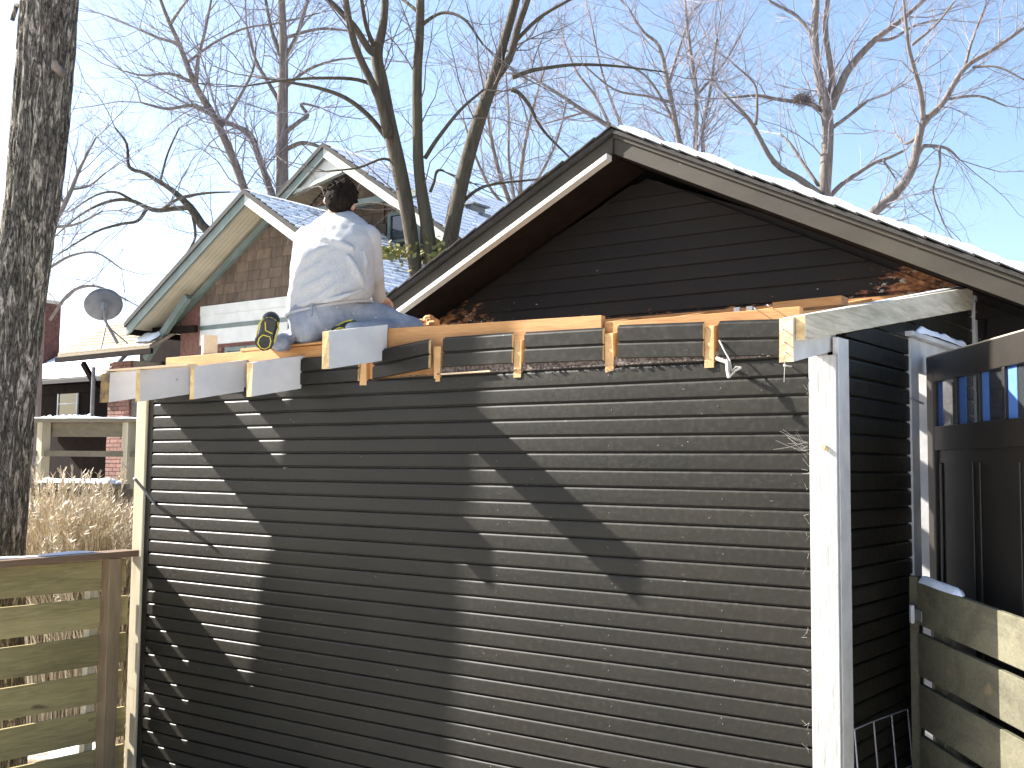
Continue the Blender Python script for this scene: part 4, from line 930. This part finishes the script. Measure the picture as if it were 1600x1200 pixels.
MB().beam((-16.6, 7.2, 3.5), (-16.1, 7.2, 3.0), .07, .09).build('brace_strut', M['dark_wood'], porch)
MB().tube([(-16.1, 7.1, 3.4), (-16.1, 7.1, 2.2)], [.035, .035], 8).build('downpipe', M['metal'], porch)
# satellite dish
dp = atd(184, 537, 15.9); hub = atd(163, 478, 15.75)
dish = empty('satellite_dish', tuple(dp), 'grey satellite dish on a bent mast above the porch roof', 'satellite dish')
nrm = (CAM-hub).normalized()*-1; nrm = (nrm*.8+Vector((-.35, 0, .35))).normalized(); e1 = nrm.cross(Vector((0, 0, 1))).normalized(); e2 = e1.cross(nrm).normalized()
mb = MB(); nr, na = 6, 28
for side_ in (0, .018):
    b0 = len(mb.v)
    for i in range(nr+1):
        for j in range(na):
            r = .0001+i/nr; a = 2*math.pi*j/na; p = hub+e1*(.265*r*math.cos(a))+e2*(.235*r*math.sin(a))+nrm*(.07*r*r+side_); mb.v.append(tuple(p))
    for i in range(nr):
        for j in range(na): a = b0+i*na+j; b = b0+i*na+(j+1)%na; mb.f.append((a, b, b+na, a+na)); mb.mi.append(0)
for j in range(na): a = nr*na+j; b = nr*na+(j+1)%na; c2 = (nr+1)*na; mb.f.append((a, b, b+c2, a+c2)); mb.mi.append(0)
mb.build('reflector', M['metal'], dish, smooth=True)
MB().tube([hub-nrm*.02, atd(164, 500, 15.8), atd(172, 515, 15.85), dp], [.025, .022, .022, .022], 8).build('mast', M['metal'], dish)
MB().box(tuple(hub-nrm*.03-Vector((.04, .04, .06))), tuple(hub-nrm*.03+Vector((.04, .02, .06)))).build('mount', M['metal'], dish)
MB().tube([atd(166, 508, 15.82), atd(200, 537, 15.95)], [.01, .01], 5).build('stay', M['metal'], dish); MB().tube([atd(166, 508, 15.82), atd(158, 545, 15.7)], [.01, .01], 5).build('stay', M['metal'], dish)
MB().tube([hub+nrm*.02-e2*.2, hub+nrm*.32-e2*.12], [.012, .012], 6).build('feed_arm', M['metal'], dish)
MB().ell(hub+nrm*.33-e2*.11, (.04, .04, .05)).build('feed_horn', M['metal'], dish)

# ---- neighbouring dark house far left
NY = 16
nb = empty('neighbour_house', (-30, NY+3, .5), 'dark brown house with a snow-covered roof and brick chimney at far left', 'house')
e0, e1_ = onY(20, 588, NY), onY(150, 600, NY); 
ez = (e0.z+e1_.z)/2; x0, x1 = e0.x-6, e1_.x+.4
MB().box((x0, NY+.5, .3), (x1-.3, NY+8, ez)).build('wall', M['dark_wood'], nb)
rp_ = MB().add([(x0, NY, ez), (x1, NY, ez), (x1-3.2, NY+4.5, ez+2.7), (x0, NY+4.5, ez+2.7), (x0, NY, ez-.12), (x1, NY, ez-.12), (x1-3.2, NY+4.5, ez+2.55), (x0, NY+4.5, ez+2.55)], [(0,1,2,3),(7,6,5,4),(0,4,5,1),(1,5,6,2),(2,6,7,3),(3,7,4,0)]).build('roof', M['shingle'], nb)
mb = MB()
for i in range(31):
    for j in range(13):
        u, v = i/30, j/12; xx = ln(x0+.05, x1-.1-3.1*v, u); yy = NY+.05+4.4*v; mb.v.append((xx, yy, ez+2.64*v+.06+.03*noise.noise((xx*2, yy*2, 0))))
for i in range(30):
    for j in range(12): q = i*13+j; mb.f.append((q, q+13, q+14, q+1)); mb.mi.append(0)
mb.build('snow', M['snow'], rp_, smooth=True)
cp_ = onY(64, 575, NY+1.2); ct = onY(66, 474, NY+1.2)
MB().box((cp_.x-.45, NY+1.2, cp_.z-.4), (cp_.x+.12, NY+1.8, ct.z)).build('chimney', M['dark_brick'], nb); MB().box((cp_.x-.5, NY+1.15, ct.z+.001), (cp_.x+.17, NY+1.85, ct.z+.12)).build('chimney_cap', M['mortar'], nb)
MB().box((x0, NY+.42, ez-.42), (x1-.2, NY+.5, ez-.121)).build('frieze', M['dark_wood'], nb)
a_, b2 = onY(92, 612, NY+.49), onY(122, 650, NY+.49); window(a_.x, b2.x, b2.z, a_.z, NY+.49, nb, 'belt', .06)
q1, q2 = onY(45, 640, NY-1.5), onY(142, 652, NY-1.5)
o = MB().box((q1.x-2, NY-1.5, q2.z-.35), (q2.x, NY+.4, q2.z)).build('lean_to', M['dark_wood'], nb)
for k in range(8): snow_strip('snow', (q2.x-.35*k-.3, NY-1.4, q2.z+.002), (q2.x-.35*k-.02, NY-1.4, q2.z+.002), .2, .1, o, k, 8, 4)

# ---- wooden deck rail behind the grass
dk = empty('deck_railing', (-9.1, 2.5, 0), 'weathered wooden deck railing behind the tall dry grass', 'railing')
A, B = atd(30, 657, 12.3), atd(222, 657, 12.0); B.z = A.z = (A.z+B.z)/2
MB().beam(A+Vector((0, 0, 0)), B, .16, .04).build('top_rail', M['deck'], dk)
al = (B-A).normalized()
for px in (70, 203):
    t = (px-30)/192; p = A.lerp(B, t); MB().box((p.x-.05, p.y-.05, gz(p.x, p.y)-.1), (p.x+.05, p.y+.05, A.z-.021)).build('post', M['post_old'], dk)
mr_ = MB().beam(A-Vector((0, 0, .36)), B-Vector((0, 0, .36)), .07, .06).build('mid_rail', M['deck'], dk)
MB().beam(A-Vector((0, -.07, .10)), B-Vector((0, -.07, .10)), .03, .15).build('side_board', M['deck'], dk)
snow_strip('snow', A+Vector((0, 0, .021)), B+Vector((0, 0, .021)), .12, .018, dk, 12)
bk = atd(120, 750, 11.4); bn = empty('garden_bench', (bk.x, bk.y, gz(bk.x, bk.y)), 'low snow-covered bench in front of the deck railing', 'bench')
a0 = atd(60, 758, 11.4); a1 = atd(190, 760, 11.4)
st_ = MB().beam(a0, a1, .5, .05).build('seat', M['deck'], bn); snow_strip('snow', a0+Vector((0, 0, .026)), a1+Vector((0, 0, .026)), .45, .05, st_, 15)
for t in (.05, .95):
    p = a0.lerp(a1, t); MB().box((p.x-.05, p.y-.15, gz(p.x, p.y)-.1), (p.x+.05, p.y+.15, p.z-.026)).build('leg', M['deck'], bn)
# patio chair with slatted back behind the rail
ch = atd(105, 700, 13.2); cz = gz(ch.x, ch.y); chair = empty('patio_chair', (ch.x, ch.y, cz), 'pale slatted patio chair glimpsed through the deck railing', 'chair')
MB().box((ch.x-.3, ch.y-.28, cz+1.02), (ch.x+.3, ch.y+.28, cz+1.06)).build('seat', M['white_old'], chair)
for k in range(5): MB().beam((ch.x-.26+k*.13, ch.y+.28, cz+1.06), (ch.x-.26+k*.13, ch.y+.42, cz+1.6), .08, .02).build('slat', M['white_old'], chair)
for sx in (-.27, .27):
    for sy in (-.25, .25): MB().box((ch.x+sx-.025, ch.y+sy-.025, cz-.02), (ch.x+sx+.025, ch.y+sy+.025, cz+1.019)).build('leg', M['white_old'], chair)

# ---- tall dry grass behind the fence
mb = MB(); rg = random.Random(17)
def blade(mb, p, h, lean, wdt, n=6, plume=False):
    az = rg.uniform(0, 6.283); d = Vector((math.cos(az), math.sin(az), 0)); s = Vector((-d.y, d.x, 0)); pts = []
    for i in range(n+1):
        t = i/n; q = p+d*(lean*t*t*h)+Vector((0, 0, h*(t-.35*lean*t*t*t))); pts.append(q)
    b0 = len(mb.v)
    for i, q in enumerate(pts):
        w_ = wdt*(1-.8*i/n); a = q-s*w_; b = q+s*w_; mb.v += [tuple(a), tuple(b)]
    for i in range(n): a = b0+i*2; mb.f.append((a, a+1, a+3, a+2)); mb.mi.append(0)
    if plume:
        q = pts[-1]; dd = (pts[-1]-pts[-2]).normalized()
        for k in range(16):
            o = q+dd*(k*.011-.06); r = Vector((rg.gauss(0, 1), rg.gauss(0, 1), rg.gauss(0, 1))).normalized(); b = len(mb.v)
            t2 = (dd*.8+r*.55).normalized()*rg.uniform(.04, .075); sw = t2.cross(r).normalized()*.006
            mb.v += [tuple(o-sw), tuple(o+sw), tuple(o+t2+sw*.4), tuple(o+t2-sw*.4)]; mb.f.append((b, b+1, b+2, b+3)); mb.mi.append(1)
for k in range(6500):
    px = rg.uniform(18, 208); D = rg.uniform(8.9, 10.4); c = atd(px, 800, D); g0 = gz(c.x, c.y)-.02
    p = Vector((c.x, c.y, g0)); hh = rg.uniform(1.25, 2.0)*(1.0 if px < 170 else .85)
    blade(mb, p, hh, rg.uniform(.05, .55), rg.uniform(.003, .008), 6, rg.random() < .16)
for k in range(26):
    c = atd(rg.uniform(50, 190), 800, rg.uniform(8.8, 9.8)); blade(mb, Vector((c.x, c.y, gz(c.x, c.y))), rg.uniform(1.9, 2.25), rg.uniform(.2, .5), .005, 8, True)
tag(mb.build('dry_grass', [M['straw'], M['plume']], None, fix=False), 'dense stand of tall straw-coloured dead grass with drooping plumes', kind='stuff')
# low dead stems beside the fence end
mb = MB()
for k in range(420):
    c = Vector((rg.uniform(-5.3, -4.7), rg.uniform(.1, 1.6), 0)); blade(mb, Vector((c.x, c.y, gz(c.x, c.y))), rg.uniform(.25, 1.1), rg.uniform(.1, .8), .003, 5)
tag(mb.build('dead_weeds', M['straw'], None, fix=False), 'thin dead weeds beside the left end of the shed', kind='stuff')

# ================================================================== PERSON
def remesh(mb, name, mt, parent, voxel=.012, smooth=4, disp=None):
    me = mb.mesh('tmp', mt); bm = bmesh.new(); bm.from_mesh(me); bmesh.ops.recalc_face_normals(bm, faces=bm.faces); bm.to_mesh(me); bm.free()
    o = bpy.data.objects.new('tmp', me); COL.objects.link(o)
    r = o.modifiers.new('r', 'REMESH'); r.mode = 'VOXEL'; r.voxel_size = voxel; r.use_smooth_shade = True
    if smooth: s = o.modifiers.new('s', 'SMOOTH'); s.iterations = smooth; s.factor = .5
    dg = bpy.context.evaluated_depsgraph_get(); m2 = bpy.data.meshes.new_from_object(o.evaluated_get(dg)); m2.name = name
    bpy.data.objects.remove(o); m2.materials.clear(); m2.materials.append(mt)
    if disp:
        m2.calc_loop_triangles() if hasattr(m2, 'calc_loop_triangles') else None
        ns = [v.normal.copy() for v in m2.vertices]
        for v, nn in zip(m2.vertices, ns): v.co += nn*disp(v.co)
    m2.polygons.foreach_set('use_smooth', [True]*len(m2.polygons)); m2.update()
    ob = bpy.data.objects.new(name, m2); link(ob, parent); return ob
M['skin'] = mat_plain('skin', (.50, .30, .22), (.42, .23, .16), 12, rough=.5, bs=.1)
M['hair'] = mat_plain('dark_hair', (.020, .014, .010), (.008, .006, .005), 40, (1, 1, .3), .9, .9, .01, spec=.08)
mt, nt, b, N, L = new_mat('grey_fleece'); g = geo(nt)
L.new(ramp(nt, noise_node(nt, g, (1,1,1), 90, 4, .7), [(.3, (.36, .355, .35)), (.7, (.45, .445, .44))]), b.inputs['Base Color']); b.inputs['Roughness'].default_value = .95; b.inputs['Specular IOR Level'].default_value = .1
bump(nt, mix(nt, .4, noise_node(nt, g, (1,1,1), 14, 3), noise_node(nt, g, (1,1,1), 160, 2)), b, .35, .012); M['fleece'] = mt
mt, nt, b, N, L = new_mat('blue_denim'); g = geo(nt)
c1 = ramp(nt, noise_node(nt, g, (1,1,1), 7, 5, .65), [(.3, (.18, .195, .235)), (.7, (.35, .365, .40))])
v = N.new('ShaderNodeTexVoronoi'); v.inputs['Scale'].default_value = 26; L.new(g, v.inputs[0])
spk = mix(nt, 1.0, ramp(nt, v.outputs['Distance'], [(.10, (1,1,1)), (.16, (0,0,0))]), ramp(nt, noise_node(nt, g, (1,1,1), 9, 2), [(.48, (0,0,0)), (.58, (.9,.9,.9))]), 'MULTIPLY')
L.new(mix(nt, spk, c1, (.62, .6, .55)), b.inputs['Base Color']); b.inputs['Roughness'].default_value = .9; b.inputs['Specular IOR Level'].default_value = .2
bump(nt, noise_node(nt, g, (1,1,1), 18, 5), b, .4, .012); M['denim'] = mt
M['black_rubber'] = mat_plain('black_shoe', (.022, .022, .024), (.014, .014, .015), 30, rough=.6)
M['yellow'] = mat_plain('yellow_trim', (.62, .52, .05), (.5, .42, .04), 20, rough=.5)
K = lambda x, y, D: atd(x, y, D)
HZ = Vector((FW.x, FW.y, 0)).normalized()     # away from the camera
BD = 6.62                                      # depth of the trunk of the body
seat = K(500, 540, BD)
person = empty('person', (seat.x, seat.y, seat.z), 'man in grey sweatshirt and jeans kneeling on the shed frame, back turned', 'person')
s_ = BD/FPX
def torso(secs, grow_=0.0):
    mb = MB(); n = 28
    for (px, py, D, hw, hd, tilt) in secs:
        D = BD+(D-BD)*.55
        c = K(px, py, D); rx = RT*math.cos(tilt)+UP*math.sin(tilt); hw = hw*s_+grow_; hd += grow_; tw_ = .42; rx, fz = rx*math.cos(tw_)-HZ*math.sin(tw_), HZ*math.cos(tw_)+RT*math.sin(tw_)
        for j in range(n):
            a = 2*math.pi*j/n; e = .93   # slightly boxy
            ca, sa = math.cos(a), math.sin(a); x = math.copysign(abs(ca)**e, ca); y = math.copysign(abs(sa)**e, sa)
            mb.v.append(tuple(c+rx*(hw*1.02*x)+fz*(hd*1.02*y)))
    m_ = len(secs)
    for i in range(m_-1):
        for j in range(n): a = i*n+j; b = i*n+(j+1)%n; mb.f.append((a, b, b+n, a+n)); mb.mi.append(0)
    mb.f.append(tuple(range(n-1, -1, -1))); mb.f.append(tuple((m_-1)*n+j for j in range(n))); mb.mi += [0, 0]; return mb
TS = [(513, 484, BD, 66, .165, .17), (515, 470, BD, 72, .185, .17), (517, 450, BD+.01, 71, .185, .12), (519, 425, BD+.03, 68, .18, .06), (522, 400, BD+.06, 67, .175, .02), (525, 378, BD+.10, 65, .16, 0), (527, 360, BD+.15, 57, .135, 0), (529, 348, BD+.19, 44, .11, 0), (530, 338, BD+.22, 30, .085, 0), (531, 333, BD+.24, 22, .072, 0)]
shL, shR = K(482, 376, BD+.13), K(573, 374, BD+.02); elL, elR = K(472, 432, BD+.24), K(582, 428, BD+.10); wrL, wrR = K(520, 470, BD+.55), K(591, 463, BD+.34)
mb = torso(TS)
mb.cap(shL, elL, .092, .075); mb.cap(elL, wrL, .073, .05); mb.cap(shR, elR, .088, .072); mb.cap(elR, wrR, .072, .05)
def fold(pts, r, depth=0.0):
    q = [K(x, y, BD-.165+depth+dd) for (x, y, dd) in pts]
    q = [p_-HZ*.012-HZ*((p_-K(515, 440, BD)).dot(RT)*.30) for p_ in q]; rr = [1.25*r*math.sin(math.pi*(i+.6)/(len(q)+.2)) for i in range(len(q))]; mb.tube(q, [max(.004, z) for z in rr], 8)
fold([(452, 462, .06), (470, 455, .01), (490, 446, -.01), (508, 436, -.008), (525, 424, .01)], .020); fold([(450, 478, .06), (475, 474, .0), (500, 466, -.012), (522, 452, -.012), (540, 436, .01)], .020)
fold([(456, 440, .06), (474, 428, .02), (492, 418, .01), (510, 408, .02)], .020); fold([(545, 400, .03), (556, 418, .03), (566, 438, .05), (572, 455, .07)], .018)
fold([(462, 420, .07), (480, 405, .04), (500, 392, .03), (520, 386, .04)], .02); fold([(490, 475, -.005), (520, 470, -.018), (550, 462, -.012), (572, 455, .03)], .014); fold([(500, 372, .06), (530, 380, .05), (556, 392, .06)], .018)
fold([(571, 392, .09), (574, 415, .10), (572, 440, .11)], .014)
def wr(p): return .006*noise.noise(p*9)+.004*noise.noise(p*22)
sweat = remesh(mb, 'sweatshirt', M['fleece'], person, .010, 3, wr)
# ribbed hem and collar
mb = MB(); hem = [K(515+68*math.cos(a), 483+68*math.cos(a)*-.17, BD)+HZ*(.168*math.sin(a)) for a in [2*math.pi*j/32 for j in range(33)]]
mb.tube(hem, [.009]*33, 8); mb.build('hem', M['fleece'], sweat, smooth=True)
mb = MB(); colr = [K(531+21*math.cos(a), 335, BD+.132)+HZ*(.066*math.sin(a)) for a in [2*math.pi*j/24 for j in range(25)]]; mb.tube(colr, [.011]*25, 8); mb.build('collar', M['fleece'], sweat, smooth=True)
# jeans
hipL, hipR = K(482, 497, BD+.02), K(532, 492, BD+.02); knR = K(645, 514, BD+.06); anR = K(552, 516, BD-.22); knL = K(478, 524, BD+.42); anL = K(437, 537, BD-.13)
mb = MB(); rot = Matrix((RT, HZ, Vector((0, 0, 1)))).transposed()
mb.ell(K(508, 494, BD), (.222, .17, .145), rot, 24, 16); mb.ell(K(484, 508, BD-.04), (.115, .13, .13), rot); mb.ell(K(528, 500, BD-.03), (.125, .13, .12), rot)
mb.cap(hipR, knR, .128, .072, 16); mb.cap(K(560, 492, BD+.03), K(606, 503, BD+.05), .112, .092, 16); mb.cap(knR, anR, .066, .05); mb.cap(hipL, knL, .125, .08, 16); mb.cap(knL, anL, .075, .05); mb.cap(K(510, 470, BD), K(520, 466, BD), .17, .17)
jeans = remesh(mb, 'jeans', M['denim'], person, .011, 3, lambda p: .006*noise.noise(p*11)+.004*noise.noise(p*27))
def bk_(x, y, o=0): return K(x, y, BD-.19+o)
MB().tube([bk_(488, 470, .03), bk_(487, 482, .0), bk_(487, 494, -.02)], [.007]*3, 6).build('belt_loop', M['denim'], jeans)
MB().tube([bk_(493, 478, -.005), bk_(497, 492, -.02), bk_(503, 506, -.02), bk_(513, 515, .01)], [.004]*4, 5).build('seam', M['denim'], jeans)
# body: head, neck, hands and the limbs inside the clothes, one surface
mb = MB(); hc = K(532, 314, BD+.13)
hr = Matrix.Rotation(R_(-24), 3, RT) @ rot; hr = Matrix.Rotation(R_(14), 3, FW) @ hr
def hd_(x, y, z): return hc+hr @ Vector((x, y, z))
mb.ell(hc, (.078, .098, .108), hr, 20, 14); mb.ell(hd_(0, .055, -.07), (.055, .055, .055), hr); mb.cap(hd_(0, -.02, -.06), K(531, 345, BD+.12), .058, .060)
mb.ell(hd_(0, .105, -.03), (.014, .02, .022), hr, 8, 6)                                      # nose
for sx in (-1, 1):
    mb.ell(hd_(sx*.085, .0, -.015), (.012, .022, .034), hr, 10, 8); mb.ell(hd_(sx*.03, .088, -.0), (.018, .014, .012), hr, 8, 6)
mb.ell(hd_(0, .095, -.075), (.026, .014, .010), hr, 8, 6)
mb.cap(K(524, 385, BD+.08), K(512, 480, BD+.02), .10, .12)
for (a, e, w__) in ((shL, elL, wrL), (shR, elR, wrR)): mb.cap(a, e, .05, .042); mb.cap(e, w__, .042, .03)
for (a, kn, an) in ((hipL, knL, anL), (hipR, knR, anR)): mb.cap(a, kn, .08, .05); mb.cap(kn, an, .048, .036)
for (wv, tg, sgn) in ((wrR, K(604, 471, BD+.42), 1), (wrL, K(545, 474, BD+.62), -1)):
    d = (tg-wv).normalized(); up = Vector((0, 0, 1)); sd = d.cross(up).normalized(); u2 = sd.cross(d)
    pc = wv+d*.055; mb.ell(pc, (.018, .05, .042), Matrix((u2, d, sd)).transposed(), 12, 8)
    for k, (o, Lf) in enumerate(((-.03, .062), (-.011, .075), (.009, .07), (.028, .055))):
        a0 = wv+d*.09+sd*o; a1 = a0+d*Lf*.5-u2*.012; a2 = a1+d*Lf*.22-u2*.03; mb.cap(a0, a1, .0095, .009, 8); mb.cap(a1, a2, .009, .0075, 8)
    t0_ = wv+d*.035+sd*(-.035*sgn); mb.cap(t0_, t0_+d*.03+sd*(-.022*sgn)-u2*.015, .011, .010, 8); mb.cap(t0_+d*.03+sd*(-.022*sgn)-u2*.015, t0_+d*.06+sd*(-.018*sgn)-u2*.03, .010, .008, 8)
body = remesh(mb, 'body', M['skin'], person, .0065, 2)
for sx in (-1, 1): MB().ell(hd_(sx*.03, .099, -.0), (.009, .007, .007), hr, 8, 6).build('eye', M['black_rubber'], body, smooth=True)
# hair: cap over the skull, cropped at the nape, with ragged tufts
mb = MB(); mb.ell(hd_(0, -.010, .020), (.094, .110, .106), hr, 22, 16); mb.ell(hd_(0, -.045, -.03), (.086, .070, .075), hr, 18, 12); mb.ell(hd_(0, -.05, -.075), (.066, .045, .045), hr, 18, 12); rg2 = random.Random(12)
for k in range(220):
    th = rg2.uniform(0, 6.283); ph = rg2.uniform(-.15, 1.45); n_ = Vector((math.cos(th)*math.cos(ph), math.sin(th)*math.cos(ph), math.sin(ph)))
    if n_.y > .35 and n_.z < .55: continue
    p = Vector((n_.x*.090, n_.y*.106-.012, n_.z*.104+.018)); t = (Vector((n_.x*.3, -.25, -.5))+n_*.55+Vector((rg2.gauss(0, .3), rg2.gauss(0, .3), rg2.gauss(0, .3)))).normalized()*rg2.uniform(.014, .026)
    a, b = hd_(*p), hd_(*(p+t)); mb.cap(a, b, .008, .004, 6)
hair = remesh(mb, 'hair', M['hair'], person, .006, 2, lambda p: .003*noise.noise(p*60))
# shoes
def shoe(name, toe, heel, sole_n, label, wid=.052):
    toe = Vector(toe); heel = Vector(heel); d = (toe-heel); Ls = d.length; d.normalize(); nn = (sole_n-d*sole_n.dot(d)).normalized(); sd = d.cross(nn)
    prof = [(-.02, .30), (.02, .52), (.10, .66), (.25, .66), (.42, .60), (.58, .78), (.74, .95), (.88, .86), (.97, .52), (1.0, .18)]
    outl = [(u, w_) for u, w_ in prof]+[(u, -w_*.92) for u, w_ in reversed(prof)]
    def P(u, v, h): return heel+d*(u*Ls)+sd*(v*wid)-nn*h     # h: away from the sole towards the foot
    root_ = MB(); n = len(outl)
    root_.add([P(u, v, 0) for u, v in outl]+[P(u, v*1.04, .022) for u, v in outl], [tuple(range(n)), tuple(range(2*n-1, n-1, -1))]+[(i, n+i, n+(i+1)%n, (i+1)%n) for i in range(n)])
    so_ = root_.build(name, M['black_rubber'], person, bevel=.003); tag(so_, label)
    up_ = MB(); up_.cap(P(.15, 0, .055), P(.75, 0, .045), .050, .046, 14); up_.cap(P(.75, 0, .042), P(.93, 0, .034), .044, .03, 14); up_.cap(P(.12, 0, .06), P(.22, 0, .115), .048, .052, 14)
    remesh(up_, 'upper', M['black_rubber'], so_, .009, 2)
    y = [P(u*.42+.52, v*.62, -.0025) for u, v in [(0, .55), (.3, .95), (.75, .95), (1, .35), (1, -.35), (.75, -.9), (.3, -.9), (0, -.55), (0, .55)]]
    MB().tube(y, [.0035]*9, 5).build('sole_ring', M['yellow'], so_)
    MB().tube([P(.10, .45, -.002), P(.36, .2, -.002), P(.40, -.5, -.002)], [.0035]*3, 5).build('sole_line', M['yellow'], so_)
    for s2 in (-1, 1): MB().tube([P(.05, s2*.72, .02), P(.3, s2*.95, .045), P(.62, s2*.9, .03), P(.92, s2*.75, .02)], [.005]*4, 6).build('side_stripe', M['yellow'], so_)
    MB().tube([P(.02, -.5, .024), P(-.03, 0, .024), P(.02, .5, .024)], [.004]*3, 5).build('heel_stripe', M['yellow'], so_)
    return so_
shoe('shoe', K(410, 547, BD-.27), K(423, 500, BD-.33), (CAM-K(415, 520, BD-.3)).normalized()+Vector((0, 0, .05)), 'black and yellow running shoe with its sole turned back', .058)
shoe('shoe', K(519, 527, BD-.28), K(560, 507, BD-.20), Vector((0, 0, -.3))-RT*.3-HZ*.8, 'black and yellow running shoe tucked under the thigh')
MB().tube([K(521, 519, BD-.26), K(514, 530, BD-.27), K(510, 540, BD-.27)], [.012, .016, .012], 7).build('shoe_lace_tag', M['white_old'], person)
# board he kneels on
o = MB().beam((-3.62, .10, 2.362), (-2.2, .12, 2.372), .16, .018).build('plank', M['raw']); tag(o, 'narrow raw plank laid along the rim under the kneeling man', 'plank')
